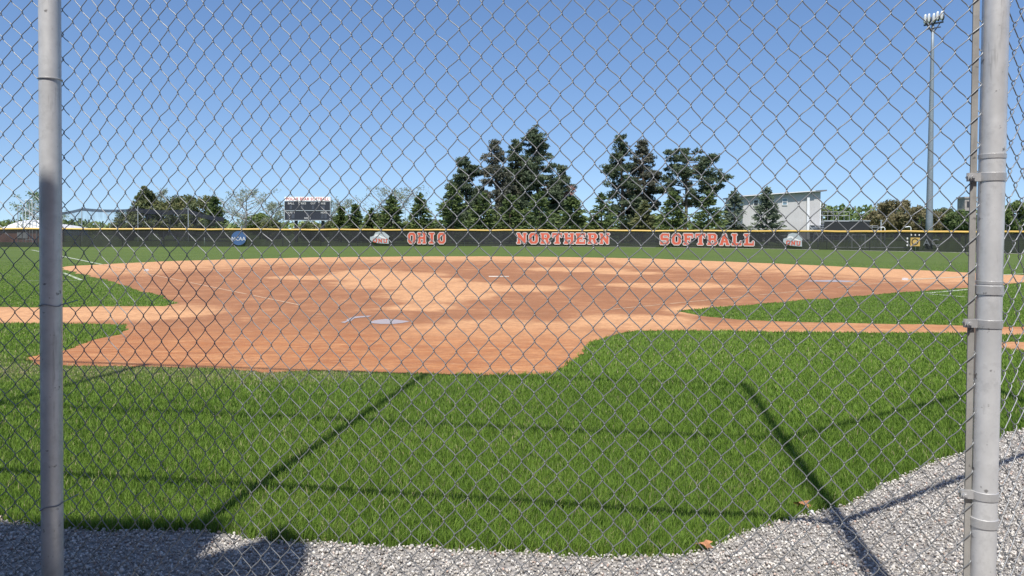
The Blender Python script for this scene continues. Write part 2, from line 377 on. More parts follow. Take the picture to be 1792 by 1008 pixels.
def dirt_attrs(V):
    wet = np.full(len(V), 0.12)
    dry = np.zeros(len(V))
    d = dist_to(V, [G(*p) for p in far_arc]); dry = np.maximum(dry, np.clip(1.45-d/6.0, 0, 1))
    for args in ((700, 492, 105, 15), (770, 516, 95, 14), (640, 478, 60, 6), (900, 505, 90, 6), (740, 538, 60, 7), (820, 500, 60, 7), (1010, 472, 90, 4), (1100, 478, 60, 3),
                 (250, 549, 130, 14), (60, 552, 240, 16), (1180, 500, 120, 5), (1120, 565, 120, 14), (880, 590, 190, 30), (950, 630, 110, 28), (780, 575, 80, 10),
                 (1340, 466, 200, 5), (1500, 574, 300, 9), (1750, 580, 200, 10), (1640, 484, 120, 9), (1290, 545, 120, 9), (330, 632, 200, 9), (560, 486, 90, 4)):
        dry = np.maximum(dry, blob(V, *args))
    wet = wet - 0.50*dry
    for args in ((345, 479, 50, 3.5), (640, 560, 45, 9), (900, 484, 130, 4.5)):
        bb = blob(V, *args); wet = wet + (0.30 - wet)*np.clip(bb, 0, 1)
    red = np.clip((11.6 - V[:, 1])/2.6, 0, 0.9)*np.clip((2.6-V[:, 0])/2, 0.55, 1)
    rs = np.clip(1-np.abs(V[:, 1]-G(1400, 573)[1])/0.7, 0, 0.8)*(V[:, 0] > 2.6); red = np.maximum(red, rs)
    return {'wet': wet + 1.0, 'red': red}
sheet('infield_dirt', DIRTP, 0.004, 0.28, M['dirt'], attrs=dirt_attrs)
# second strip of dirt right of the path
s2 = densify([G(1738, 602), G(1770, 599), G(1950, 603), G(1950, 618), G(1775, 613), G(1745, 608)], lambda y: .15, lambda y: .02, 5)
sheet('dirt_path', s2, 0.005, 0.4, M['dirt'], attrs=lambda V: {'wet': np.full(len(V), .75), 'red': np.full(len(V), .35)})

# gravel apron in front of the turf
gedge = [(-500, 912), (0, 913), (112, 925), (220, 930), (340, 932), (480, 945), (600, 955), (800, 964), (1000, 975), (1130, 979), (1200, 972), (1250, 955), (1310, 935), (1400, 907), (1480, 882), (1560, 848), (1640, 810), (1690, 790), (1792, 752), (2000, 700), (2300, 650)]
GE = [G(*p) for p in gedge]
GRAV = densify(densify(GE, lambda y: .22, lambda y: .022, 8, closed=False), lambda y: 0.04, lambda y: 0.014, 9, closed=False) + [(14, G(2300, 650)[1]), (14, -8), (-14, -8), (-14, GE[0][1])]
mbg = MB(); mbg.poly([(x, y, 0.004) for x, y in GRAV])
gobj = sheet('gravel_bed', GRAV, 0.004, 1.2, M['gravelbase'])

# loose stones
def icosa():
    t = (1+5**.5)/2
    v = np.array([(-1,t,0),(1,t,0),(-1,-t,0),(1,-t,0),(0,-1,t),(0,1,t),(0,-1,-t),(0,1,-t),(t,0,-1),(t,0,1),(-t,0,-1),(-t,0,1)], float)
    v /= np.linalg.norm(v[0])
    f = np.array([(0,11,5),(0,5,1),(0,1,7),(0,7,10),(0,10,11),(1,5,9),(5,11,4),(11,10,2),(10,7,6),(7,1,8),(3,9,4),(3,4,2),(3,2,6),(3,6,8),(3,8,9),(4,9,5),(2,4,11),(6,2,10),(8,6,7),(9,8,1)])
    return v, f
def rotmats(n):
    q = rng.normal(size=(n, 4)); q /= np.linalg.norm(q, axis=1)[:, None]; w, x, y, z = q.T
    return np.stack([1-2*(y*y+z*z), 2*(x*y-z*w), 2*(x*z+y*w), 2*(x*y+z*w), 1-2*(x*x+z*z), 2*(y*z-x*w), 2*(x*z-y*w), 2*(y*z+x*w), 1-2*(x*x+y*y)], 1).reshape(n, 3, 3)
def stones():
    iv, if_ = icosa()
    n = 230000
    X = rng.uniform(-4.2, 6.5, n); Y = rng.uniform(2.35, 6.6, n)
    k = inside(GRAV, X, Y) & (np.abs(X) < 0.86*Y + 0.8)
    # thin out with distance
    k &= rng.uniform(size=n) < np.clip(3.6/Y, 0, 1)**0.5
    # keep a fringe of stones spilled on to the turf
    X, Y = X[k], Y[k]; n = len(X)
    s = rng.uniform(0.0040, 0.0092, n) * (0.8 + 0.5*rng.uniform(size=n)**3)
    R = rotmats(n)
    base = iv[None]*(1+rng.uniform(-.25, .25, (n, 12, 1))) * np.stack([np.ones(n), rng.uniform(.6, .95, n), rng.uniform(.45, .8, n)], 1)[:, None, :]
    V = np.einsum('nij,nkj->nki', R, base)*s[:, None, None]
    V[:, :, 0] += X[:, None]; V[:, :, 1] += Y[:, None]; V[:, :, 2] += (0.006 + rng.uniform(0, 0.012, n))[:, None]
    Fc = (if_[None] + 12*np.arange(n)[:, None, None]).reshape(-1, 3)
    t = np.repeat(rng.beta(1.7, 1.5, n), 12)
    o = np_mesh('gravel', V.reshape(-1, 3), Fc, M['stone'], attr={'tint': t})
    tag(o, 'loose pale grey crushed gravel in front of the turf', 'gravel', kind='stuff')
stones()

# grass blades
def fnoise(X, Y, sc, seed):
    r = np.random.default_rng(seed); v = np.zeros_like(X)
    for k in range(6):
        a = r.uniform(0, 6.28); w = sc*r.uniform(.6, 1.8); v += np.sin((X*math.cos(a)+Y*math.sin(a))*w + r.uniform(0, 6.28))
    return v/6
def blades(name, ymin, ymax, dens, label, fade=None):
    area_n = 0; Xs = []; Ys = []
    for y0 in np.arange(ymin, ymax, 0.25):
        w = 0.78*y0 + 1.2; n = int(2*w*0.25*dens(y0)*1.35); Xs.append(rng.uniform(-w, w, n)); Ys.append(rng.uniform(y0, y0+.25, n))
    X = np.concatenate(Xs); Y = np.concatenate(Ys)
    jx = X + rng.normal(0, .012, X.size); jy = Y + rng.normal(0, .018, X.size)
    k = ~inside(GRAV, jx, jy) & ~inside(DIRTP, jx, jy) & ~inside(s2, X, Y)
    pn = fnoise(X, Y, 3.5, 5); k &= rng.uniform(size=X.size) < 0.9 + 0.25*pn
    if fade: k &= rng.uniform(size=X.size) < np.clip((ymax - Y)/fade, 0, 1)
    X, Y = X[k], Y[k]; n = len(X)
    pn = pn[k]
    bare = np.clip(1.3 - np.abs(Y-G(300, 650)[1]-.1)/0.9, 0, 1)*np.clip((0.5-X)/2, 0, 1)   # thin worn strip by the dirt on the left
    lean = fnoise(X, Y, 1.2, 8)
    h = rng.uniform(.024, .054, n)*(1 + .25*fnoise(X, Y, 2.2, 3))*(1-.45*bare)*np.clip(1.15 - Y/26, .55, 1)
    dg = dist_to(np.stack([X, Y], 1), GE) if ymin < 5 else np.full(n, 9.0); h *= 1 + .55*np.exp(-dg/.10)
    w = rng.uniform(.0013, .0025, n)*np.clip(Y/3.6, 1, 3.6)
    a = rng.uniform(0, 2*math.pi, n); la = rng.uniform(0, 2*math.pi, n); lm = h*rng.uniform(.1, .75, n)
    dx, dy = np.cos(a)*w, np.sin(a)*w; lx, ly = np.cos(la)*lm + .2*h*lean, np.sin(la)*lm
    z0 = np.zeros(n)
    V = np.stack([np.stack([X-dx, Y-dy, z0], 1), np.stack([X+dx, Y+dy, z0], 1),
                  np.stack([X+dx*.8+lx*.35, Y+dy*.8+ly*.35, h*.6], 1), np.stack([X-dx*.8+lx*.35, Y-dy*.8+ly*.35, h*.6], 1),
                  np.stack([X+lx, Y+ly, h], 1)], 1)
    b0 = 5*np.arange(n)[:, None]
    Fc = np.concatenate([b0+[0, 1, 2], b0+[0, 2, 3], b0+[3, 2, 4]], 1).reshape(-1, 3)
    olive = np.clip(.5 - X*.12, 0, 1)
    t = np.clip(rng.normal(.47, .13, n) + .10*pn + .16*fnoise(X, Y, .8, 21) + .10*fnoise(X, Y, 9., 33) + bare*.28 + olive*.07 + (rng.uniform(size=n) < .03 + .04*olive)*.45, 0, 1)
    o = np_mesh(name, V.reshape(-1, 3), Fc, M['blade'], attr={'tint': np.repeat(t, 5)})
    tag(o, label, 'grass', kind='stuff')
blades('grass', 3.1, 8.6, lambda y: 115000/y**1.85, 'long lush green turf between the gravel and the infield dirt')
blades('grass', 8.6, 36.0, lambda y: 100000/y**1.85, 'mown green turf beside the infield dirt and its side paths', 18.0)

# chalk lines, bases, plate, puddles
def strip(name, p0, p1, w, z=0.009, mat='chalk', label=None, cat=None):
    a = Vector((*p0, z)); b_ = Vector((*p1, z)); d = (b_-a).normalized(); n = Vector((-d.y, d.x, 0))*w/2
    m_ = MB(); L = (b_-a).length; k = max(2, int(L/1.5)); r = random.Random(4)
    for i in range(k):
        q0 = a.lerp(b_, i/k); q1 = a.lerp(b_, (i+0.995)/k)
        m_.quad(q0-n, q1-n, q1+n, q0+n)
    return m_.build(name, M[mat])
HOME = Vector((-3.1, 11.2))
def chalk(pa, pb, w, label, grp=None):
    o = strip('chalk_line', G(*pa), G(*pb), w); tag(o, kind='structure')
chalk((178, 463), (55, 437.5), .11, '')
chalk((1583, 490), (1900, 474), .12, '')
chalk((0, 438), (112, 437.5), .12, '')
chalk((112, 436.5), (300, 434.5), .12, '')
chalk((112, 478), (142, 490.5), .10, ''); chalk((40, 491.4), (142, 491), .05, '')
chalk((1622, 513.5), (1700, 506.5), .12, ''); chalk((1626, 515), (1700, 521), .10, '')
def slab(name, px, py, w, label, cat, group=None, h=.06, rot=.66):
    x, y = G(px, py); m_ = MB(); m_.box((x, y, h/2+.006), (w, w, h), (math.cos(rot), math.sin(rot), 0))
    o = m_.build(name, M['whitepaint']); tag(o, label, cat, group); return o
slab('base', 256, 474.5, .12, 'small white marker at the far left of the infield dirt', 'base')
slab('base', 1584, 490.5, .12, 'small white marker right of the thin puddle on the infield', 'base')
M['faint'] = plain('worn_chalk', (0.50, 0.33, 0.21), 0.95, var=0.3, scale=12)
for t0_, t1_ in ((.05, .17), (.19, .4), (.43, .66), (.7, .98)):
    for a_, b_2 in (((566, 543), (178, 463)), ((1010, 548), (1583, 492))):
        pa = Vector(G(*a_)); pb_ = Vector(G(*b_2)); p0 = pa.lerp(pb_, t0_); p1 = pa.lerp(pb_, t1_)
        o = strip('worn_line', p0, p1, .05, mat='faint'); tag(o, kind='structure')
x, y = G(873, 484.5); m_ = MB(); m_.box((x, y, .012), (.61, .12, .02)); tag(m_.build('pitching_plate', M['concrete']), 'white pitching plate in the middle of the infield dirt', 'pitching plate')
def puddle(pts, label):
    P = [G(*p) for p in pts]; P = densify(P, lambda y: .12, lambda y: .02, 12)
    m_ = MB(); m_.poly([(x, y, .0085) for x, y in P]); o = m_.build('puddle', M['water']); tag(o, kind='structure')
puddle([(648, 564), (656, 561), (676, 559), (692, 560), (702, 561.5), (718, 563), (706, 566), (690, 568), (668, 568), (652, 566.5)], '')
puddle([(596, 565), (606, 562), (612, 558), (618, 555), (630, 554), (652, 553), (646, 555.5), (634, 556.5), (622, 558), (614, 562), (604, 566)], '')
puddle([(1408, 492), (1425, 491), (1460, 490.5), (1502, 492.5), (1480, 494), (1440, 493.6), (1418, 493)], '')

# ------------------------------------------------------------------ chain link backstop
WD = Vector((2.976, -0.47, 0)).normalized()                 # main panel direction
LP = Vector((-1.609, 2.60, 0)); RP = LP + WD*3.013           # line post, corner post
WN = Vector((-WD.y, WD.x, 0)).normalized()                  # towards the field (+Y)
WING = Vector((.83, .557, 0)).normalized()
HTOP = 7.6
fence = empty('backstop_fence', (0, 2.4, 0), 'tall galvanized chain link backstop close in front, with two thick pipe posts', 'fence')
LEAN = 0.006
def pvert(P, h0, h1, n=2):
    return [Vector((P.x + LEAN*(h-EYE), P.y, h)) for h in np.linspace(h0, h1, n)]
def post(P, top, r, label=None):
    m_ = MB(); m_.tube(pvert(P, -.3, top, 10), r, 40); m_.tube([Vector((P.x+LEAN*(top-EYE), P.y, top)), Vector((P.x+LEAN*(top-EYE), P.y, top+.02)), Vector((P.x+LEAN*(top-EYE), P.y, top+.05))], [r*1.15, r*1.1, r*.5], 40)
    o = m_.build('post', M['pipe'], fence, smooth=True, label=label)
    return o
post(LP, HTOP, .0345, 'galvanized line post left of the mesh, half in shade')
post(RP, HTOP, .0335, 'galvanized corner post at the right with clamps')
LL = LP - WD*3.02; post(LL, HTOP, .04)
LLL = LL - WD*3.02; post(LLL, HTOP, .04)
RW = RP + WING*3.0; post(RW, 4.7, .04)
def sleeve(P, z, r, h, name='collar', mat='band', lip=0.0):
    m_ = MB(); x = P.x + LEAN*(z-EYE)
    m_.tube([(x, P.y, z-h/2), (x, P.y, z-h/2+.001), (x, P.y, z+h/2-.001), (x, P.y, z+h/2)], [r-.002, r, r, r-.002], 40)
    return m_, x
def zat(P, py):                                              # height of a pixel row on a post
    return at(CX + F*P.x/P.y, py, P.y).z
def band(P, py, h=.022, bolt=None, r=.0358, d=None):
    z = zat(P, py); m_, x = sleeve(P, z, r, h)
    if bolt is not None:
        bd = Vector(bolt).normalized(); c = Vector((x, P.y, z))
        e = bd.cross(Vector((0, 0, 1)))
        for s_ in (-1, 1):                                   # two flat ears
            m_.box(c + bd*(r+.014) + e*(s_*.0045 - .006), (.034, .003, h), bd)
    o = m_.build('tension_band', M['band'], fence, smooth=False)
    if bolt is not None:
        b_ = MB(); q = c + bd*(r+.022) - e*.006
        b_.tube([q - e*.016, q - e*.011], .0085, 6); b_.tube([q - e*.020, q + e*.018], .0042, 8); b_.tube([q + e*.009, q + e*.015], .0085, 6)
        b_.build('bolt', M['band'], o)
    return o
L = -WD
for py in (310, 566, 865): band(RP, py, bolt=L, h=.024)
for py in (507, 912): band(RP, py, bolt=WING, h=.026, r=.0364)
band(RP, 274, h=.014, r=.0352); band(RP, 494, h=.010, r=.0346)
band(LP, 139, h=.005, r=.0385)
# tie wires
def tie(P, py, slope):
    z = zat(P, py); m_ = MB(); pts = []
    for k in range(19):
        a = math.pi + math.pi*k/18 ; pts.append(Vector((P.x + LEAN*(z-EYE) + .0368*math.cos(a), P.y + .0368*math.sin(a), z + slope*math.cos(a)*.04 + .004*math.sin(3*a))))
    pts = [pts[0] + WN*.05 + Vector((-.004, 0, .012))] + pts + [pts[-1] + WN*.05 + Vector((.02, 0, .012))]
    m_.tube(pts, .0019, 6); m_.build('tie_wire', M['wire'], fence, smooth=True)
tie(LP, 884, .25); tie(LP, 533, -.02)
# rails (outside the frame, their shadows cross the turf)
def rail(a, b_, z, r=.022, off=0.0):
    m_ = MB(); o_ = WN*off; m_.tube([a + o_ + Vector((LEAN*(z-EYE), 0, z)), b_ + o_ + Vector((LEAN*(z-EYE), 0, z))], r, 12); m_.build('rail', M['pipe'], fence, smooth=True)
for z in (2.36, 4.66, HTOP):
    for a, b_ in ((LLL, LL), (LL, LP), (LP, RP)): rail(a, b_, z)
for z in (2.36, 4.66): rail(RP, RW, z)

# tension bars
BARS = 3.013 - .0465
bp = LP + WD*BARS
m_ = MB(); zz = [h for h in np.linspace(-.1, 2.5, 12)]
m_.box((bp.x + LEAN*(1.2-EYE), bp.y, 2.4), (.017, .005, 5.0), WD); o_bar = m_.build('tension_bar', M['bar'], fence)
wbp = RP + WING*(.052); m_ = MB(); m_.box((wbp.x, wbp.y, 2.3), (.017, .005, 4.6), WING); m_.build('tension_bar', M['bar'], fence)

def mesh_wires(name, P0, D, edges, V, z0, z1, phase, r=.0016, off=0.0, sides=6, fine=True, depth=.0032, tilt=0.0, s_end=None):
    D = np.array(D); N = np.array((-D[1], D[0], 0.0)); P0 = np.array(P0) + N*off
    nh = int((z1-z0)/(V/2)) + 2; k0 = int(math.floor((z0-phase)/(V/2)))
    ts = [0, .05, .12, .25, .5, .75, .88, .95] if fine else [0, .2, .8]
    nt_ = len(ts); K = np.repeat(np.arange(nh), nt_) + k0; T = np.tile(ts, nh)
    ang = 2*math.pi*np.arange(sides)/sides
    allV = []; allF = []; base = 0
    rj = np.random.default_rng(99)
    J = rj.normal(0, .0019, (len(edges)+2, nh+60)); JX = rj.normal(0, .0017, (len(edges)+2, nh+60))
    for i in range(len(edges)-1):
        xl, xr = edges[i], edges[i+1]; e = r*0.9
        par = ((K + i) % 2) == 0                  # even: going left -> right
        g = T - .028*np.sin(2*math.pi*T) + np.where(par, .028, .012)*np.sin(math.pi*T)
        kk = K - k0
        # node jitter shared by the neighbouring wires
        jl0 = JX[i, kk]; jr0 = JX[i+1, kk]; jl1 = JX[i, kk+1]; jr1 = JX[i+1, kk+1]
        xa = np.where(par, xl - e + jl0, xr + e + jr0); xb = np.where(par, xr + e + jr1, xl - e + jl1)
        s = xa + (xb-xa)*g
        zc0 = phase + K*V/2 + np.where(par, J[i, kk], J[i+1, kk]); zc1 = phase + (K+1)*V/2 + np.where(par, J[i+1, kk+1], J[i, kk+1])
        # vertical twist at the knuckle: a short steep piece
        gz = T + 0.018*np.sin(2*math.pi*T)
        z = zc0 + (zc1-zc0)*gz - tilt*s
        prof = np.clip(np.minimum(T, 1-T)/.12, 0, 1); prof = np.sin(prof*math.pi/2)
        dd = np.where(par, -1, 1)*depth*prof
        slack = .006*np.sin(s*2.1+1)*np.sin(z*1.7)
        if s_end is not None:
            slack = slack*np.clip((s_end-s)/.5, 0, 1); dd = dd*np.where(s > s_end-.04, 2.0, 1.0)
        C = P0[None] + D[None]*s[:, None] + N[None]*(dd+slack)[:, None]; C[:, 2] = z; C[:, 0] += LEAN*(z-EYE)
        keep = (z >= z0) & (z <= z1)
        C = C[keep]
        if len(C) < 3: continue
        t = np.gradient(C, axis=0); t /= np.linalg.norm(t, axis=1)[:, None]
        a = np.cross(t, N[None]); a /= np.linalg.norm(a, axis=1)[:, None]; b2 = np.cross(a, t)
        P = C[:, None, :] + r*(a[:, None, :]*np.cos(ang)[None, :, None] + b2[:, None, :]*np.sin(ang)[None, :, None])
        n = len(C); allV.append(P.reshape(-1, 3))
        q = np.arange(n-1)[:, None]*sides + np.arange(sides)[None]; q2 = np.arange(n-1)[:, None]*sides + (np.arange(sides)[None]+1) % sides
        allF.append(np.stack([q, q2, q2+sides, q+sides], 2).reshape(-1, 4) + base); base += n*sides
    return np.concatenate(allV), np.concatenate(allF)
def table(s): return float(np.interp(s, [-9, -.02, .05, 0.0501, .5, 1.0, 1.4, 1.9, 2.45, 2.9], [.083, .083, .083, .066, .068, .071, .0745, .073, .0705, .0695]))
VP = .0858
# main panel columns: from the bar leftwards so that the last column wraps the bar
edges = [BARS + .013]
while edges[-1] > -6.2: edges.append(edges[-1] - table(edges[-1])/2)
edges = edges[::-1]
# find vertical phase so a node sits where the photo shows one (630,130)
P_ = at(630.5, 129.8, 1); vx = ray(630.5, 129.8)
t_ = (LP + WN*.03 - Vector((0, 0, 0))).dot(WN)/(vx.dot(WN)); hit = Vector((0, 0, EYE)) + vx*t_
s_hit = (hit-LP).dot(WD); i_hit = int(np.argmin([abs(e-s_hit) for e in edges])); shift = s_hit - edges[i_hit]
edges = [e + shift*np.clip((2.3-e)/1.3, 0, 1) for e in edges]
PH = hit.z if i_hit % 2 == 0 else hit.z - VP/2
split = next(i for i, e in enumerate(edges) if e > .03); split -= split % 2
right_edges = edges[split:]; left_edges = edges[:split+1]
def mesh_obj(lab, P0, D, ed, z0, z1, ph, off, **kw):
    zs = 2.75
    V1, F1 = mesh_wires('m', P0, D, ed, VP, z0, zs, ph, off=off, **kw)
    V2, F2 = mesh_wires('m', P0, D, ed, VP, zs-.01, z1, ph, off=off, sides=3, fine=False)
    V_ = np.concatenate([V1, V2]); F_ = np.concatenate([F1, F2 + len(V1)])
    o = np_mesh('chain_link_mesh', V_, F_, M['wire'], fence, smooth=True); o['label'] = lab; return o
# the mesh plane runs from just behind the line post to the middle of the corner post
D2 = (RP - (LP + WN*.047)).normalized()
mesh_obj('chain link mesh between the two thick posts', LP + WN*.047, D2, right_edges, -.02, HTOP, PH, 0.0, s_end=BARS)
mesh_obj('chain link mesh left of the line post', LP + WN*.047, D2, left_edges, -.02, HTOP, PH, 0.0)
wed = [.036 + k*.041 for k in range(72)]
mesh_obj('chain link mesh of the wing right of the corner post', RP, WING, wed, -.02, 4.66, PH + .02, 0.0, depth=.006)

# press box and an added shadow block behind and to the left of the camera (they shade the line post and the gravel)
pb = empty('press_box', (-4.5, -1.3, 0), 'grey press box beside the backstop, shading the gravel and the left post', 'building')
m_ = MB(); m_.box((-6.4, -1.5, 2.52), (9.0, 3.6, 5.04)); m_.build('wall', M['greywall'], pb)
m_ = MB(); m_.box((-6.4, -1.5, 5.08), (9.14, 3.8, .08)); m_.build('roof', M['roofmetal'], pb)
gs = empty('sky_blocker', (3, -8.6, 0), 'long unseen brick block added behind the camera to cut skylight', 'building')  # added out of view to block sky fill and darken pipe reflections
m_ = MB(); m_.box((3, -8.6, 4.1), (40, 7, 8.2)); m_.build('wall', M['brick'], gs); m_ = MB(); m_.box((3, -8.6, 8.3), (40.8, 7.6, .2)); m_.build('roof', M['roofmetal'], gs)
ls = empty('shadow_block', (-1.5, .35, 4.5), 'unseen block shaped to throw the lobed shadow beside the press box', 'shadow_block')  # invented body, its outline worked back from the lobed shadow on the gravel
m_ = MB(); m_.prism([(-1.78, .27, 4.22), (-1.62, .27, 4.48), (-1.52, .27, 4.76), (-1.33, .27, 4.50), (-1.25, .27, 4.1), (-1.42, .27, 3.84), (-1.74, .27, 4.0)], (0, .27, 0)); m_.build('shadow_outline', M['dark'], ls)
m_ = MB(); m_.box((-1.84, .33, 4.12), (.14, .06, .12)); m_.build('shadow_arm', M['dark'], ls)

# litter on the gravel
def leaf(px, py, s, col, label):
    x, y = G(px, py); m_ = MB(); c = Vector((x, y, .03)); pts = []
    r = random.Random(int(px))
    for k in range(14):
        a = 2*math.pi*k/14; rr = s*(1 if k % 2 else .55)*r.uniform(.8, 1.1); pts.append(c + Vector((math.cos(a)*rr, math.sin(a)*rr*.7, .012*math.sin(2*a)+.01*r.random())))
    for k in range(14): m_.poly([c + Vector((0, 0, .016)), pts[k], pts[(k+1) % 14]])
    o = m_.build('dry_leaf', col); tag(o, label, 'leaf')
M['leafbrown'] = plain('dry_leaf_brown', (0.42, 0.20, 0.10), .8, var=.3, scale=60)
leaf(1232, 966, .045, M['leafbrown'], 'curled orange brown leaf at the turf edge right of centre')
leaf(1405, 893, .05, M['leafbrown'], 'dark reddish leaf on the gravel beside the right shadow')
leaf(1419, 909, .022, M['whitepaint'], 'small white scrap on the gravel beside the right shadow')

# ------------------------------------------------------------------ outfield fence
fpx = [(-400, 434), (-200, 433), (0, 432.3), (200, 432), (450, 431.5), (700, 431), (850, 431), (1000, 431.3), (1150, 432.5), (1300, 434.5), (1450, 437.2), (1570, 439.5), (1690, 441.8), (1792, 444), (2000, 450)]
FP = [Vector((*G(*p), 0)) for p in fpx]
def catmull(P, n):
    out = []
    for i in range(len(P)-1):
        a, b_, c, d = P[max(i-1, 0)], P[i], P[i+1], P[min(i+2, len(P)-1)]
        for k in range(n):
            t = k/n; out.append(.5*((2*b_) + (c-a)*t + (2*a-5*b_+4*c-d)*t*t + (3*b_-a-3*c+d)*t**3))
    out.append(P[-1]); return out
FC = catmull(FP, 8)
arc = [0]
for a, b_ in zip(FC, FC[1:]): arc.append(arc[-1] + (b_-a).length)
def fat(s):
    s = max(0, min(arc[-1]-1e-3, s)); i = next(k for k in range(len(arc)-1) if arc[k+1] >= s)
    t = (s-arc[i])/(arc[i+1]-arc[i]); d = (FC[i+1]-FC[i]).normalized(); return FC[i].lerp(FC[i+1], t), d
def s_of_px(px):                                             # where a photo column meets the fence
    best = min(range(int(arc[-1]*10)), key=lambda q: abs((fat(q/10)[0].x/fat(q/10)[0].y) - ray(px, 420).x/ray(px, 420).y)); return best/10
FH = 1.44
of = empty('outfield_fence', (0, 60, 0), 'long outfield fence with dark windscreen, yellow top cap and orange lettering', 'fence')
m_ = MB(); K = int(arc[-1]/1.2)
for k in range(K):
    a, d = fat(k*arc[-1]/K); b_, d2 = fat((k+1)*arc[-1]/K); w0 = .03*math.sin(k*1.7); 
    w1 = .05*math.sin((k+1)*1.7) + .03*math.sin((k+1)*.37); w0 = .05*math.sin(k*1.7) + .03*math.sin(k*.37)
    m_.quad(a + Vector((0, w0, .02)), b_ + Vector((0, w1, .02)), b_ + Vector((0, 0, FH-.06)), a + Vector((0, 0, FH-.06)))
m_.build('windscreen', M['screen'], of)
m_ = MB(); pts = []
for k in range(K*2):
    a, d = fat(k*arc[-1]/(K*2)); pts.append(a + Vector((0, 0, FH - .035 + .012*math.sin(k*.5) + .008*math.sin(k*1.3))))
m_.tube(pts, .075, 8); m_.build('top_cap', M['yellow'], of, smooth=True)
pm = None
for k in range(int(arc[-1]/3.05)):
    a, d = fat(k*3.05+1); n = Vector((-d.y, d.x, 0))*.06
    if pm is None:
        q = MB(); q.tube([(0, 0, 0), (0, 0, FH-.08)], .03, 8); pm = q.build('post', M['alu'], None, smooth=True); o = pm
    else:
        o = pm.copy(); COL.objects.link(o)
    o.parent = of; o.location = a + n - Vector(of.location)
# concrete edging at its foot
m_ = MB()
for k in range(K):
    if (k*7) % 11 == 0: continue
    a, d = fat(k*arc[-1]/K); b_, d2 = fat((k+1)*arc[-1]/K)
    if a.x < -2: continue
    n = Vector((d.y, -d.x, 0)); n2 = Vector((d2.y, -d2.x, 0))
    m_.quad(a + n*.9 + Vector((0, 0, .01)), b_ + n2*.9 + Vector((0, 0, .01)), b_ + n2*.55 + Vector((0, 0, .01)), a + n*.55 + Vector((0, 0, .01)))
tag(m_.build('mow_strip', M['concrete']), kind='structure')

# slab lettering, rasterised from strokes
GW, GH = 22, 26
def raster(ch):
    X, Y = np.meshgrid(np.arange(GW)+.5, np.arange(GH)+.5); Xn = X/GW; Yn = Y/GH; A = np.zeros((GH, GW), bool)
    def R(x0, y0, x1, y1): return (Xn >= x0) & (Xn <= x1) & (Yn >= y0) & (Yn <= y1)
    def octo(x0, y0, x1, y1, c):
        m = R(x0, y0, x1, y1); cx = c
        for sx, sy in ((x0, y0), (x1, y0), (x0, y1), (x1, y1)): m &= (np.abs(Xn-sx) + np.abs(Yn-sy)*1.1) > cx
        return m
    st = .31; sf = .15
    def stem(x): return R(x, 0, x+st, 1)
    def ser(x0, x1, lo=True, hi=True):
        m = np.zeros_like(A)
        if lo: m |= R(x0, 0, x1, sf)
        if hi: m |= R(x0, 1-sf, x1, 1)
        return m
    if ch == 'O': A = octo(.04, 0, .96, 1, .22) & ~octo(.34, .2, .66, .8, .08)
    elif ch == 'H': A = stem(.07) | stem(.66) | R(.2, .42, .8, .6) | ser(0, .42) | ser(.58, 1)
    elif ch == 'I': A = stem(.365) | ser(.2, .8)
    elif ch == 'N': A = R(.07, 0, .30, 1) | R(.70, 0, .93, 1) | (np.abs((Xn-.1)-(1-Yn)*.8+.0) < .17) & R(.07, 0, .93, 1) | ser(0, .38, True, False) | R(0, 1-sf, .3, 1) | ser(.62, 1, False, True)
    elif ch == 'R': A = stem(.07) | (octo(.1, .42, .94, 1, .2) & ~R(.34, .58, .64, .84)) & R(.1, .42, .94, 1) | ((np.abs((Xn-.70)+(Yn-.25)*.35) < .14) & R(.4, 0, 1, .5)) | ser(0, .44) & R(0, 0, .44, 1) | R(.66, 0, 1, sf)
    elif ch == 'T': A = stem(.365) | R(0, .8, 1, 1) | R(0, .62, .15, 1) | R(.85, .62, 1, 1) | R(.22, 0, .78, sf)
    elif ch == 'E': A = stem(.07) | R(0, .82, .95, 1) | R(0, 0, .95, .18) | R(.2, .42, .7, .6) | R(.8, .62, .95, 1) | R(.8, 0, .95, .38) | R(.58, .32, .7, .7)
    elif ch == 'F': A = stem(.07) | R(0, .82, .95, 1) | R(.2, .42, .7, .6) | R(.8, .62, .95, 1) | R(.58, .32, .7, .7) | R(0, 0, .5, sf)
    elif ch == 'S': A = (octo(.04, .4, .96, 1, .2) & ~R(.32, .58, 1, .8)) | (octo(.04, 0, .96, .6, .2) & ~R(0, .2, .66, .42)) | R(.8, .66, .96, 1) | R(.04, 0, .2, .34); 
    elif ch == 'B': A = stem(.07) | R(0, 0, .3, sf) | R(0, 1-sf, .3, 1) | (octo(.1, .46, .92, 1, .18) & ~R(.34, .6, .64, .84) & R(.1, .46, 1, 1)) | (octo(.1, 0, .98, .55, .18) & ~R(.34, .17, .68, .42))
    elif ch == 'A': A = ((np.abs(Xn-.5) < .13+(1-Yn)*.34) & ~((np.abs(Xn-.5) < (1-Yn)*.34-.13)) ) | R(.25, .25, .75, .4) | R(0, 0, .36, sf) | R(.64, 0, 1, sf)
    elif ch == 'L': A = stem(.12) | R(0, 1-sf, .52, 1) | R(0, 0, .95, .18) | R(.8, 0, .95, .4)
    elif ch == 'C': A = (octo(.04, 0, .96, 1, .22) & ~octo(.34, .2, .66, .8, .08)) & ~R(.6, .36, 1, .64)
    elif ch == 'U': A = R(.07, .1, .32, 1) | R(.68, .1, .93, 1) | octo(.07, 0, .93, .4, .2) & ~R(.32, .2, .68, .5) | ser(0, .4, False) | ser(.6, 1, False)
    return A
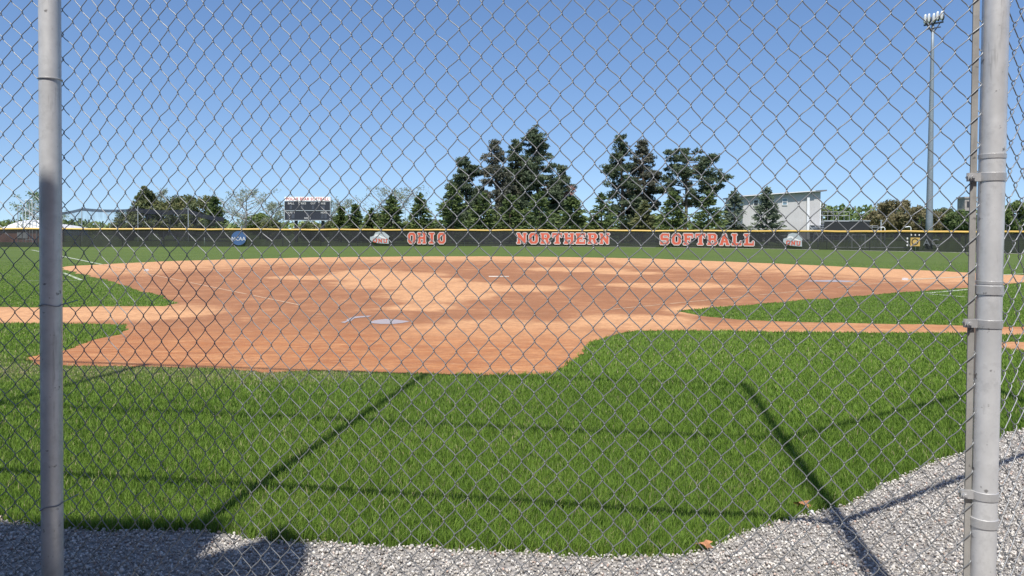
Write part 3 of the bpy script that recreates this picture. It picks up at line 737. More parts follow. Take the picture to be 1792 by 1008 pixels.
def word_mesh(word, s0, s1, z0, z1, fill, edge, name, lab, gap=.03, depth=.12, outline=2):
    """letters set along the fence between arc lengths s0..s1"""
    mf = MB(); n = len(word); adv = (s1-s0)/(n - gap); lw = adv*(1-gap)
    pad = outline
    for li, ch in enumerate(word):
        A = np.pad(raster(ch), pad); E = A.copy()
        for _ in range(outline):
            B = E.copy(); B[1:] |= E[:-1]; B[:-1] |= E[1:]; B[:, 1:] |= E[:, :-1]; B[:, :-1] |= E[:, 1:]; E = B
        H_, W_ = A.shape; ls0 = s0 + li*adv; dz = (z1-z0)/H_; dx = lw/W_
        P0, d = fat(ls0 + lw/2); nrm = Vector((d.y, -d.x, 0))
        o0 = P0 - d*(lw/2)
        for r_ in range(H_):
            c = 0
            while c < W_:
                if not E[r_, c]: c += 1; continue
                kind = A[r_, c]; c1 = c
                while c1 < W_ and E[r_, c1] and A[r_, c1] == kind: c1 += 1
                mf.mi = 0 if kind else 1
                a = o0 + d*(c*dx) + nrm*depth + Vector((0, 0, z0 + r_*dz)); b_ = o0 + d*(c1*dx) + nrm*depth + Vector((0, 0, z0 + r_*dz))
                u = Vector((0, 0, dz)); mf.quad(a, b_, b_+u, a+u); c = c1
    o = mf.build(name, [M[fill], M[edge]], of); o['label'] = lab; return o
LZ0, LZ1 = .16, 1.24
word_mesh('OHIO', s_of_px(711), s_of_px(781), LZ0, LZ1, 'orange', 'outline', 'lettering', 'orange and white word OHIO')
word_mesh('NORTHERN', s_of_px(903), s_of_px(1068), LZ0, LZ1, 'orange', 'outline', 'lettering', 'orange and white word NORTHERN')
word_mesh('SOFTBALL', s_of_px(1153), s_of_px(1322), LZ0, LZ1, 'orange', 'outline', 'lettering', 'orange and white word SOFTBALL')

def flat_text(txt, origin, d, upv, height, width, mat, parent, name='lettering', off=0.0, label=None):
    cu = bpy.data.curves.new('t', 'FONT'); cu.body = txt; cu.size = 1; cu.resolution_u = 2
    to = bpy.data.objects.new('t', cu); COL.objects.link(to)
    dg = bpy.context.evaluated_depsgraph_get(); dg.update()
    me = bpy.data.meshes.new_from_object(to.evaluated_get(dg)); bpy.data.objects.remove(to)
    n = len(me.vertices); co = np.zeros(n*3); me.vertices.foreach_get('co', co); co = co.reshape(-1, 3)
    mn, mx = co.min(0), co.max(0); d = Vector(d).normalized(); upv = Vector(upv).normalized(); nn_ = d.cross(upv)
    sx = width/(mx[0]-mn[0]); sy = height/(mx[1]-mn[1])
    mbt = MB()
    for v in co: mbt.v.append(tuple(Vector(origin) + d*((v[0]-mn[0])*sx) + upv*((v[1]-mn[1])*sy) + nn_*off))
    for p in me.polygons: mbt.f.append(tuple(p.vertices)); mbt.m.append(0)
    bpy.data.meshes.remove(me)
    return mbt.build(name, M[mat], parent, label=label)
def on_fence(px, z, dep=.12):
    P0, d = fat(s_of_px(px)); nrm = Vector((d.y, -d.x, 0)); return P0 + nrm*dep + Vector((0, 0, z)), d, nrm
def disc(px, z, rx, mat, name, lab, dep=.12, n=28):
    c, d, nrm = on_fence(px, z, dep); q = MB(); q.poly([c + d*(math.cos(2*math.pi*k/n)*rx) + Vector((0, 0, math.sin(2*math.pi*k/n)*rx)) for k in range(n)])
    return q.build(name, M[mat], of, label=lab), c, d, nrm
e, c, d, nrm = disc(418.5, .70, .58, 'blue', 'emblem', 'round blue emblem with white letters NCAA')
flat_text('NCAA', c - d*.53 + nrm*.01 + Vector((0, 0, -.20)), d, (0, 0, 1), .30, 1.06, 'white', e)
def crest(px, lab, w=1.55):
    c, d, nrm = on_fence(px, 0, .12); s_ = w/1.55
    def P(x, z, o=0): return c + d*(x*s_) + Vector((0, 0, z)) + nrm*o
    q = MB(); q.mi = 0
    q.poly([P(*p) for p in ((-.78, .80), (-.50, .90), (-.36, 1.18), (-.05, 1.27), (.35, 1.22), (.60, 1.02), (.78, .86), (.70, .66), (.72, .22), (.30, .24), (-.20, .28), (-.62, .40), (-.80, .58))])
    q.mi = 1
    q.poly([P(*p, .008) for p in ((-.52, .78), (-.18, .90), (.10, .74), (.40, .66), (.62, .60), (.60, .66), (.40, .76), (.12, .86), (-.10, 1.02), (-.34, 1.02))])
    e = q.build('emblem', [M['silver'], M['white']], of, label=lab)
    for li, ch in enumerate('ONU'):
        A = raster(ch); mf = MB(); lw = .36; x0 = -.56 + li*.41
        for r_ in range(GH):
            c0 = 0
            while c0 < GW:
                if not A[r_, c0]: c0 += 1; continue
                c1 = c0
                while c1 < GW and A[r_, c1]: c1 += 1
                zz0 = .34 + .34*r_/GH - .02*li; zz1 = .34 + .34*(r_+1)/GH - .02*li
                mf.quad(P(x0+lw*c0/GW, zz0, .016), P(x0+lw*c1/GW, zz0, .016), P(x0+lw*c1/GW, zz1, .016), P(x0+lw*c0/GW, zz1, .016)); c0 = c1
        mf.build('letter', M['orange'], e)
crest(664.5, 'silver and orange emblem left of the word OHIO', 1.62)
crest(1388, 'silver and orange emblem right of the word SOFTBALL', 1.5)
# gold square emblem with O, outlined A C
c, d, nrm = on_fence(1603, 0, .12)
q = MB(); q.mi = 0; q.poly([c + d*x_ + Vector((0, 0, z_)) for x_, z_ in ((-.30, .38), (.30, .38), (.30, .98), (-.30, .98))])
q.mi = 1
for k in range(3):
    q.box(c + d*(-.25+.25*k) + Vector((0, 0, 1.17)), (.07, .01, .10), d); q.box(c + d*(-.50) + Vector((0, 0, .92-.24*k)), (.09, .01, .12), d)
e = q.build('emblem', [M['gold'], M['white']], of, label='gold square emblem with a black letter O')
flat_text('O', c - d*.24 + nrm*.01 + Vector((0, 0, .44)), d + Vector((0, 0, 0)), (.0, 0, 1), .50, .46, 'black', e, off=0)
for ch_, o_ in (('A', .50), ('C', 1.02)):
    flat_text(ch_, c + d*o_ + nrm*.01 + Vector((0, 0, .44)), d, (0, 0, 1), .46, .44, 'faintprint', e)

# ------------------------------------------------------------------ scoreboard
sbY = 72.0
A0 = at(498.5, 386, sbY); A1 = at(578, 386, sbY); T0 = at(498.5, 344.5, sbY)
sb = empty('scoreboard', ((A0.x+A1.x)/2, sbY, 0), 'dark scoreboard with a white header on two posts behind the outfield fence', 'scoreboard')
W_ = A1.x-A0.x; z0 = A0.z; z1 = T0.z; hz = at(498, 352.2, sbY).z; zm = at(498, 368.5, sbY).z
m_ = MB(); m_.box(((A0.x+A1.x)/2, sbY+.18, (z0+hz)/2), (W_, .3, hz-z0)); m_.build('panel', M['navy'], sb)
m_ = MB(); m_.box(((A0.x+A1.x)/2, sbY+.16, (hz+z1)/2+.02), (W_+.06, .3, z1-hz-.01)); hd = m_.build('header', plain('sign_white', (.82, .81, .79), .5, var=.03), sb)
xd = Vector((1, 0, 0)); xu = Vector((0, 0, 1))
flat_text('POLAR BEAR SOFTBALL', (A0.x+.14, sbY-.02, hz+.10), xd, xu, (.27), W_-.26, 'red', hd, label='red header words')
m_ = MB()
for z in (zm, z0+.03): m_.box(((A0.x+A1.x)/2, sbY, z), (W_, .05, .055))
for x in (A0.x-.02, A1.x+.02): m_.box((x, sbY+.1, (z0+hz)/2), (.05, .3, hz-z0))
m_.build('trim', M['silver'], sb)
def sbx(px): return at(px, 370, sbY).x
def sbz(py): return at(520, py, sbY).z
for txt, x0, x1, y0, y1 in (('BALL', 504, 515, 354.2, 357.6), ('STRIKE', 522, 535.5, 354.2, 357.6), ('OUT', 543.5, 552, 354.2, 357.4), ('H/E', 562, 569.5, 354.2, 357.6), ('GUEST', 501.5, 516.5, 369.6, 373.4), ('HOME', 561.5, 572, 370, 373.6), ('INNING', 532.5, 543.5, 380, 383)):
    flat_text(txt, (sbx(x0), sbY+.015, sbz(y1)), xd, xu, sbz(y0)-sbz(y1), sbx(x1)-sbx(x0), 'white', sb, label='white word '+txt)
for x0, x1, y0, y1 in ((507, 511, 359.5, 366.5), (526.5, 531, 359.5, 366.5), (546, 550, 359.5, 366.5), (564, 568.5, 359.5, 366.5), (503, 508, 374.5, 382.5), (510, 515.5, 374.5, 382.5), (562, 566.5, 374.5, 382.5), (567.5, 572, 374.5, 382.5), (536, 540, 372, 378.5)):
    m_ = MB(); m_.box(((sbx(x0)+sbx(x1))/2, sbY+.02, (sbz(y0)+sbz(y1))/2), (sbx(x1)-sbx(x0), .03, sbz(y0)-sbz(y1))); m_.build('digit_window', M['digit'], sb)
for px in (516, 563):
    m_ = MB(); x = at(px, 390, sbY).x; m_.box((x, sbY+.45, z1/2), (.26, .26, z1-.4)); m_.build('post', M['dark'], sb)

# ------------------------------------------------------------------ field light pole
ly = 58.0; b0 = at(1626, 403, ly); t0 = at(1632.5, 42, ly)
lp = empty('light_pole', (b0.x, ly, 0), 'very tall grey light pole with a bank of floodlights, behind the right outfield fence', 'light pole')
m_ = MB(); dirp = (t0-b0); base = b0 - dirp*(b0.z/dirp.z)
m_.tube([base + dirp*(k/8*1.0*(t0.z/dirp.z)) for k in range(9)], [.27 - .021*k for k in range(9)], 20); m_.build('pole', plain('pole_steel', (0.20, 0.235, 0.26), .5, .2), lp, smooth=True)
m_ = MB(); m_.box(t0 + Vector((0, -.1, 0)), (1.5, .12, .12), (1, 0, .18)); m_.box(t0 + Vector((0, -.1, -.35)), (1.1, .08, .08), (1, 0, .18)); m_.tube([t0 + Vector((-.5, -.1, -.1)), t0 + Vector((0, 0, -.75))], .04, 6); m_.tube([t0 + Vector((.5, -.1, .05)), t0 + Vector((0, 0, -.75))], .04, 6)
m_.build('crossarm', M['dark'], lp)
for px, y0, y1 in ((1619, 25.5, 41.5), (1625.5, 24.5, 40), (1634, 24, 39), (1640.5, 20.5, 36), (1648, 21, 34)):
    a = at(px, y0, ly-.25); b_ = at(px, y1, ly-.25)
    m_ = MB(); m_.mi = 0; c = (a+b_)/2
    m_.tube([c + Vector((-.03, -.12, .33)), c + Vector((-.03, -.05, .2)), c + Vector((-.03, .0, -.2)), c + Vector((-.03, .02, -.34))], [.05, .095, .10, .05], 10)
    fx = m_.build('floodlight', M['whitepaint'], lp, smooth=True)
    m_ = MB(); m_.tube([c + Vector((.13, .02, .12)), c + Vector((.14, .06, -.12)), c + Vector((.1, .06, -.36))], [.08, .11, .06], 10); m_.build('ballast', M['dark'], fx, smooth=True)

# ------------------------------------------------------------------ grey building
gy = 100.0
bl = at(1300, 350, gy); br = at(1436, 350, gy); gx0 = bl.x; gx1 = br.x
rl = at(1296, 343, gy).z; rr_ = at(1440, 333.5, gy).z
gb = empty('utility_building', ((gx0+gx1)/2, gy, 0), 'two storey pale grey metal building with a sloping roof behind the spruces', 'building')
m_ = MB(); m_.prism([(gx0, gy, 0), (gx1, gy, 0), (gx1, gy, rr_-.12), (gx0, gy, rl-.12)], (0, 8, 0)); m_.build('wall', M['greywall'], gb)
m_ = MB(); ov = .6
m_.prism([(gx0-.25, gy-ov, rl-.14), (gx1+.6, gy-ov, rr_-.10), (gx1+.6, gy-ov, rr_+.10), (gx0-.25, gy-ov, rl+.06)], (0, 8+ov*2, 0)); m_.build('roof', M['roofmetal'], gb)
m_ = MB(); m_.prism([(gx0-.27, gy-ov-.14, rl-.08), (gx1-1.0, gy-ov-.14, rr_-.14), (gx1-1.0, gy-ov-.14, rr_-.02), (gx0-.27, gy-ov-.14, rl+.03)], (0, .13, 0)); m_.build('gutter', M['whitepaint'], gb)
xd_ = at(1413, 370, gy).x; m_ = MB(); m_.box((xd_, gy-.16, 3.1), (.34, .3, 5.6)); m_.build('downspout', M['whitepaint'], gb)
m_ = MB(); m_.box((gx1-.04, gy-.03, 2.8), (.16, .1, 5.3)); m_.build('corner_trim', M['whitepaint'], gb)
def window(x0, x1, y0, y1, lab=None, kind='glass'):
    a = at(x0, y0, gy); b_ = at(x1, y1, gy); cx, cz = (a.x+b_.x)/2, (a.z+b_.z)/2; w, h = b_.x-a.x, a.z-b_.z
    q = MB()
    for sx in (-1, 1): q.box((cx+sx*(w/2-.04), gy-.05, cz), (.08, .12, h))
    for sz in (-1, 1): q.box((cx, gy-.05, cz+sz*(h/2-.04)), (w-.16, .12, .08))
    q.box((cx, gy-.05, cz), (w-.16, .10, .05))
    fr = q.build('window', M['whitepaint'], gb); q = MB(); q.box((cx, gy-.02, cz), (w-.16, .03, h-.16)); q.build('pane', M[kind], fr)
window(1368.5, 1377.5, 347, 359.5); window(1318, 1327, 349.5, 361, kind='dark'); window(1417, 1426, 394, 400, kind='dark'); window(1416, 1425, 406, 417, kind='dark')
# fume duct / gate post seen through the screen
pp = empty('bent_pipe', (at(1432, 410, 66).x, 66, 0), 'bent white pipe seen through the windscreen in front of the grey building', 'pipe')
q = MB(); q.tube([(at(1432, 410, 66).x, 66, 0), (at(1432, 410, 66).x, 66, .95), (at(1428, 410, 66).x, 66, 1.3), (at(1418, 410, 66).x, 66, 1.5)], .05, 8); q.build('pipe', M['whitepaint'], pp, smooth=True)

# bleachers right of the building
by = 96.0
bx0 = at(1438, 370, by).x; bx1 = at(1518, 370, by).x; zt = at(1480, 369, by).z
bs = empty('bleachers', ((bx0+bx1)/2, by, 0), 'grey metal bleachers with railings right of the pale grey building', 'bleachers')
q = MB()
for k in range(7): q.box(((bx0+bx1)/2, by+.75*k, .5+.34*k), (bx1-bx0, .26, .05))
q.build('seat', M['alu'], bs); q = MB()
for k in range(7): q.box(((bx0+bx1)/2, by+.35+.75*k, .25+.34*k), (bx1-bx0, .42, .05))
q.build('footboard', M['alu'], bs)
q = MB()
for i in range(6):
    x = bx0 + (bx1-bx0)*i/5
    q.tube([(x, by+5, 0), (x, by+5, 2.6)], .04, 6); q.tube([(x, by, .4), (x, by+5, 2.6)], .04, 6); q.tube([(x, by+2.5, 0), (x, by+2.5, 1.5)], .04, 6)
q.build('frame', M['alu'], bs)
q = MB()
for z in (zt, zt-.5, 2.75): q.tube([(bx0, by+5.1, z), (bx1, by+5.1, z)], .03, 6)
for i in range(9): x = bx0 + (bx1-bx0)*i/8; q.tube([(x, by+5.1, 2.2), (x, by+5.1, zt)], .025, 6)
q.build('railing', M['alu'], bs); q = MB()
for z in (.95, 1.4, 2.1): q.tube([(bx0, by-.4, z), (bx1+1.2, by-.4, z)], .03, 6)
for i in range(11): x = bx0 + (bx1+1.2-bx0)*i/10; q.tube([(x, by-.4, 0), (x, by-.4, 2.1)], .025, 6)
q.build('railing', M['alu'], bs)
q = MB(); q.box(((bx0+bx1)/2, by+5.6, 1.3), (bx1-bx0, .08, 2.2)); q.build('back_panel', M['dark'], bs)
zd = at(1480, 386.5, by).z; q = MB(); q.box(((bx0+bx1)/2, by-.7, (zd+1.15)/2), (bx1-bx0-.1, .06, zd-1.3)); q.build('skirt', M['black'], bs); q = MB(); q.box(((bx0+bx1)/2, by-.75, zd), (bx1-bx0+.1, .12, .1)); q.build('deck_edge', M['alu'], bs)
q = MB()
for k in range(5): q.box((bx1+.5+.12*k, by-.5+.25*k*0, 1.9-.35*k), (.9, .8, .04))
q.build('stair', M['alu'], bs)

# soccer goal and pipes seen through the screen
sg = empty('goal_frame', (at(1502, 420, 62).x, 62, 0), 'small grey goal frame seen through the right windscreen', 'goal')
xa, xb, zt2 = at(1491, 415, 62).x, at(1514, 415, 62).x, 1.12
q = MB(); q.tube([(xa, 62, 0), (xa, 62, zt2), (xb, 62, zt2), (xb, 62, 0)], .04, 6); q.tube([(xa, 62, zt2), (xa, 62.9, 0)], .03, 6); q.tube([(xb, 62, zt2), (xb, 62.9, 0)], .03, 6); q.tube([(xa-1.3, 62.9, .05), (xb+4, 62.9, .05)], .03, 6)
q.build('frame', M['whitepaint'], sg)
for px, yt, lab in ((1548.5, 397.5, 'short bent white pipe behind the fence right of the bleachers'), (1594, 396.5, 'bent white pipe rising over the fence left of the light pole')):
    p = at(px, yt, 64); o = empty('bent_pipe', (p.x, 64, 0), lab, 'pipe')
    q = MB(); q.tube([(p.x, 64, 0), (p.x, 64, p.z-.12), (p.x-.06, 64, p.z-.03), (p.x-.16, 64, p.z), (p.x-.5, 64, p.z-.06)], .045, 8); q.build('pipe', M['whitepaint'], o, smooth=True)
p = at(1542, 386, 80); q = MB(); q.tube([(p.x, 80, 0), (p.x, 80, p.z)], .07, 8); q.box((p.x, 80, p.z+.03), (.2, .2, .08)); o = q.build('bollard_post', M['alu']); tag(o, 'plain grey post standing right of the bleacher stairs', 'post')

# stone tower at the far right
ty = 240.0; a = at(1682, 347, ty); b_ = at(1702, 380, ty)
tw = empty('stone_tower', ((a.x+b_.x)/2, ty, 0), 'grey stone tower far away beside the corner post', 'tower')
q = MB(); q.box(((a.x+b_.x)/2, ty, a.z/2), (b_.x-a.x, 4, a.z)); q.build('wall', M['stonewall'], tw)
q = MB(); q.box(((a.x+b_.x)/2, ty, a.z+.15), (b_.x-a.x+.6, 4.6, .5)); q.build('parapet', M['stonewall'], tw)
q = MB(); q.box((at(1688, 358, ty).x, ty-2.02, at(1688, 358, ty).z), (1.0, .1, 1.9)); q.build('opening', M['dark'], tw)

# ------------------------------------------------------------------ left background
dy = 150.0; a = at(2, 400, dy); b_ = at(95, 400, dy); zt = at(28, 384, dy).z
dm = empty('white_dome', ((a.x+b_.x)/2, dy, 0), 'white domed tent roof at the far left behind the fence', 'tent')
q = MB(); nx = 20; prof = [0, .28, .5, .72, .88, .97, 1, .97, .9, .82, .74, .66, .6, .55, .5, .45, .4, .34, .26, .15, 0]
rows = []
for j in range(9):
    ph = math.pi*j/8
    rows.append([(a.x + (b_.x-a.x)*i/nx, dy+6-6*math.cos(ph), 1.6 + (zt-1.6)*max(.0, prof[i])*math.sin(ph)**.6) for i in range(nx+1)])
for j in range(8):
    for i in range(nx): q.quad(rows[j][i], rows[j][i+1], rows[j+1][i+1], rows[j+1][i])
q.build('roof', M['whitepaint'], dm, smooth=True)
q = MB(); q.box(((a.x+b_.x)/2, dy+6, .8), (b_.x-a.x, 11.9, 1.6)); q.build('wall', M['whitepaint'], dm)
fy = 75.0
ft = empty('tower_frame', (at(50, 400, fy).x, fy, 0), 'tall narrow white pipe frame left of the line post', 'frame')
xa, xb = at(45, 380, fy).x, at(56.5, 380, fy).x; z1_ = at(50, 350, fy).z; q = MB()
for x in (xa, xb):
    for yy in (fy, fy+.6): q.tube([(x, yy, 0), (x, yy, z1_)], .035, 6)
for z in (z1_, z1_*.5, .3):
    q.tube([(xa, fy, z), (xb, fy, z)], .03, 6); q.tube([(xa, fy+.6, z), (xb, fy+.6, z)], .03, 6); q.tube([(xa, fy, z), (xa, fy+.6, z)], .03, 6); q.tube([(xb, fy, z), (xb, fy+.6, z)], .03, 6)
q.build('frame', M['whitepaint'], ft)
q = MB(); q.quad((xa, fy+.3, .2), (xb, fy+.3, .2), (xb, fy+.3, z1_), (xa, fy+.3, z1_)); q.build('net', M['netthin'], ft)
for px, yt, lab in ((31, 361, 'thin grey pole left of the white pipe frame'), (40, 363, 'thin dark pole touching the left of the white pipe frame')):
    p = at(px, yt, 78); q = MB(); q.tube([(p.x, 78, 0), (p.x, 78, p.z)], .05, 8); q.tube([(p.x, 78, p.z), (p.x, 78, p.z+.06)], [.07, .02], 8); o = q.build('pole', M['alu']); tag(o, lab, 'pole')
# barrier net
ny = 82.0
bn = empty('barrier_net', (at(242, 400, ny).x, ny, 0), 'tall dark barrier net sagging between thin poles at the left', 'net')
xs = [84, 144, 242, 330, 392]; tops = [372, 364, 364.5, 366, 380]
pts = []
for i in range(len(xs)-1):
    for k in range(12):
        t = k/12; x = xs[i]+(xs[i+1]-xs[i])*t; y = tops[i]+(tops[i+1]-tops[i])*t + 2.5*math.sin(math.pi*t); pts.append((x, y))
pts.append((xs[-1], tops[-1]))
q = MB(); q2 = MB()
for (x0, y0), (x1, y1) in zip(pts, pts[1:]):
    h0 = 7 if x0 < 240 else 10
    A_, B_ = at(x0, y0, ny), at(x1, y1, ny); C_, D_ = at(x1, y1+h0-2, ny), at(x0, y0+h0-2, ny)
    for (P1, P2, P3, P4) in ((A_, B_, C_, D_),):
        q.quad(P4, P3, P2, P1)
    q2.quad((A_.x, ny+.05, .1), (B_.x, ny+.05, .1), (B_.x, ny+.05, C_.z), (A_.x, ny+.05, D_.z))
q.build('bunched_net', M['netdark'], bn); q2.build('net', M['netthin'], bn)
for px, yt in ((144, 362), (242, 361), (330, 362)):
    p = at(px, yt, ny); q = MB(); q.tube([(p.x, ny-.1, 0), (p.x, ny-.1, p.z)], .045, 8); q.build('pole', M['alu'], bn)
# low brick building
bk = empty('brick_wall', (at(30, 410, 78).x, 78, 0), 'low red brick building seen through the left windscreen', 'building')
xa, xb = at(-60, 410, 78).x, at(72, 410, 78).x
q = MB(); q.box(((xa+xb)/2, 80, .62), (xb-xa, 4, 1.24)); q.build('wall', M['brick'], bk)
q = MB(); q.box(((xa+xb)/2, 80, 1.29), (xb-xa+.4, 4.4, .1)); q.build('roof', M['roofmetal'], bk)
for px in (35, 45): p = at(px, 414, 78); q = MB(); q.box((p.x, 77.96, .72), (.5, .1, .6)); q.build('window', M['whitepaint'], bk)

# ------------------------------------------------------------------ trees
def tris_at(C, size, rnd, elong=1.6, tri_dir=None):
    """random triangles at centres C"""
    n = len(C); a = rnd.normal(size=(n, 3)); a /= np.linalg.norm(a, axis=1)[:, None]
    if tri_dir is not None: a = a*.55 + tri_dir; a /= np.linalg.norm(a, axis=1)[:, None]
    b_ = rnd.normal(size=(n, 3)); b_ -= (b_*a).sum(1)[:, None]*a; b_ /= np.linalg.norm(b_, axis=1)[:, None]
    s = (size*rnd.uniform(.6, 1.3, n))[:, None]
    V = np.stack([C - a*s*.5*elong - b_*s*.3, C - a*s*.5*elong + b_*s*.3, C + a*s*.6*elong + b_*s*.18, C + a*s*.6*elong - b_*s*.18], 1)
    return V.reshape(-1, 3)
def foliage(name, C, size, mat, parent, rnd, tint, elong=1.6, tri_dir=None):
    V = tris_at(C, size, rnd, elong, tri_dir); n = len(C); Fc = np.arange(4*n).reshape(-1, 4)
    return np_mesh(name, V, Fc, M[mat], parent, attr={'tint': np.repeat(np.clip(tint, 0, 1), 4)})
def spruce(px, ytop, wpx, Y, label, group='spruces behind the outfield fence', mat='spruce', seed=0, ragged=1.0, dens=1.0):
    rnd = np.random.default_rng(seed + int(px)); p = at(px, ytop, Y); H = p.z; R = wpx/F*Y/2*(1.32 if 770 < px < 1260 else 1.2)
    o = empty('spruce_tree', (p.x, Y, 0), label, 'tree', group)
    q = MB(); q.tube([(p.x, Y, 0), (p.x, Y, H*.5), (p.x, Y, H*.97)], [.16*H/6, .08*H/6, .015], 7); q.build('trunk', M['bark'], o)
    nb = int(150*dens*max(1, H/6)); u = rnd.uniform(size=nb)**.9; zb = .06*H + u*H*.92
    L = R*(1-zb/H)**.78*rnd.uniform(.58, 1.18, nb) + .12; L *= 1 + .12*ragged*np.sin(zb*6/H*3.1+rnd.uniform(0, 6)); az = rnd.uniform(0, 2*math.pi, nb)
    Cs = []; T = []; Ds = []; Lb = 0
    for i in range(nb):
        k = max(6, int(26*L[i]/R*1.1 + 5)); r = rnd.uniform(.12, 1, k)**.7*L[i]
        sw = rnd.normal(0, .16, k)*(L[i]-r*.55); zz = zb[i] - .10*r + .14*r*r/max(L[i], .3) + rnd.normal(0, .07, k) - .12*np.abs(sw)
        dx, dy = math.cos(az[i]), math.sin(az[i])
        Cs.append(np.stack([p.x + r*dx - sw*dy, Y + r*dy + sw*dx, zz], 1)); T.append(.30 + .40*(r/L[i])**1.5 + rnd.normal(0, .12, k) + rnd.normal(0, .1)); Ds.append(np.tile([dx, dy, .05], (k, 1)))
    k = 40; zz = H - rnd.uniform(0, .10, k)*H; Cs.append(np.stack([p.x + rnd.normal(0, .05, k)*(H-zz)*1.5, Y + rnd.normal(0, .05, k)*(H-zz)*1.5, zz], 1)); T.append(np.full(k, .6)); Ds.append(np.tile([0, 0, 1.], (k, 1)))
    C = np.concatenate(Cs); C[:, 2] = np.maximum(C[:, 2], .05)
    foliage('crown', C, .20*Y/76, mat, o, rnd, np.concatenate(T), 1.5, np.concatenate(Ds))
    return o
def pine(px, ytop, wpx, Y, label, mat='pine', seed=0, base=.18, dens=1.0, prof='oval', bias=0.0, xoff=0, group='tall pines behind the outfield fence', gap=1.0):
    rnd = np.random.default_rng(seed + int(px)*3); p = at(px, ytop, Y); H = p.z; R = wpx/F*Y/2; x0 = at(px+xoff, 403, Y).x
    o = empty('pine_tree', (x0, Y, 0), label, 'tree', group)
    q = MB(); tr = [Vector((x0 + (p.x-x0)*t + .15*math.sin(t*5), Y, H*t*.97)) for t in np.linspace(0, 1, 7)]
    q.tube(tr, [.26*(1-t)**.8*H/12 + .03 for t in np.linspace(0, 1, 7)], 8)
    def axis(t): return Vector((x0 + (p.x-x0)*t + .15*math.sin(t*5), Y, H*t))
    nl = int(46*dens*H/12); Cs = []; T = []; lb = q
    for i in range(nl):
        t = base + (1-base)*(i+rnd.uniform())/nl; t = min(t, .985); u = (t-base)/(1-base)
        if prof == 'oval': w = (math.sin(math.pi*min(1, u*.86+.17))**.6)*(1-u*.35)
        elif prof == 'cone': w = (1-u)**.65*1.0 + .08
        else: w = (math.sin(math.pi*min(1, .12+u*.80))**.5)
        az = rnd.uniform(0, 2*math.pi); L = R*w*rnd.uniform(.55, 1.12)*(1 + bias*math.cos(az))
        a = axis(t); e = a + Vector((math.cos(az)*L, math.sin(az)*L, L*rnd.uniform(-.06, .34)))
        lb.tube([a, a.lerp(e, .5) + Vector((0, 0, -.06*L)), e], [.05, .035, .015], 4, caps=False)
        nc = max(2, int(rnd.uniform(3.0, 5.6)*L/1.3))
        for k in range(nc):
            s_ = rnd.uniform(.35, 1.0)**.7; c = a.lerp(e, s_) + Vector(rnd.normal(0, .22, 3)); rad = rnd.uniform(.24, .52)*(.85+.2*dens)
            m = int(52*rad/.4*gap); g = rnd.normal(size=(m, 3)); g /= np.linalg.norm(g, axis=1)[:, None]; g *= (rnd.uniform(size=m)**.4)[:, None]*rad; g[:, 2] *= .5
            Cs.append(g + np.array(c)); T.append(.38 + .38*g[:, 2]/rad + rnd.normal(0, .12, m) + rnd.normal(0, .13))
    k = 60; zz = H - rnd.uniform(0, .08, k)*H; Cs.append(np.stack([p.x + rnd.normal(0, .12, k)*(1+(H-zz)), Y + rnd.normal(0, .12, k)*(1+(H-zz)), zz], 1)); T.append(np.full(k, .5))
    lb.build('trunk', M['bark'], o)
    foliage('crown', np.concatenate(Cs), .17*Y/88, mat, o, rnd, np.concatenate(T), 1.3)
    return o
def bushy(px, ytop, wpx, Y, label, mat, seed=0, group='leafy trees beyond the outfield fence', name='broadleaf_tree', dens=1.0, base=.12, taper=0.0):
    rnd = np.random.default_rng(seed + int(px)*7); p = at(px, ytop, Y); H = p.z; R = wpx/F*Y/2
    o = empty(name, (p.x, Y, 0), label, 'tree', group)
    q = MB(); q.tube([(p.x, Y, 0), (p.x+.1, Y, H*.4), (p.x-.1, Y, H*.8)], [.22*H/7, .12*H/7, .03], 7)
    for i in range(9):
        a = rnd.uniform(0, 6.28); z = H*rnd.uniform(.2, .5); q.tube([(p.x, Y, z), (p.x+math.cos(a)*R*.6, Y+math.sin(a)*R*.6, z+H*.3)], [.07, .02], 5)
    q.build('trunk', M['greybark'], o)
    nc = int(75*dens); Cs = []; T = []
    for i in range(nc):
        g = rnd.normal(size=3); g /= np.linalg.norm(g); rr = rnd.uniform(.45, 1.0)**.6
        zc = H*(base + (1-base)*.5) + g[2]*rr*H*(1-base)*.44; wz = 1 - taper*max(0., zc/H - .15)
        c = np.array([p.x + g[0]*rr*R*.88*wz, Y + g[1]*rr*R*.88*wz, zc]); rad = (rnd.uniform(.12, .24)*R + .15)*(.4+.6*wz)
        m = int(110*dens); e = rnd.normal(size=(m, 3)); e /= np.linalg.norm(e, axis=1)[:, None]; e *= (rnd.uniform(size=m)**.45)[:, None]*rad*np.array([1, 1, .8])
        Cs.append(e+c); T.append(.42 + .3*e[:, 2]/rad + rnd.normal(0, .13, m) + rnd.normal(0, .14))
    C = np.concatenate(Cs); C[:, 2] = np.clip(C[:, 2], .1, None)
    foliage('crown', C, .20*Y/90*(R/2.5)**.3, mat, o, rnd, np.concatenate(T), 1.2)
    return o
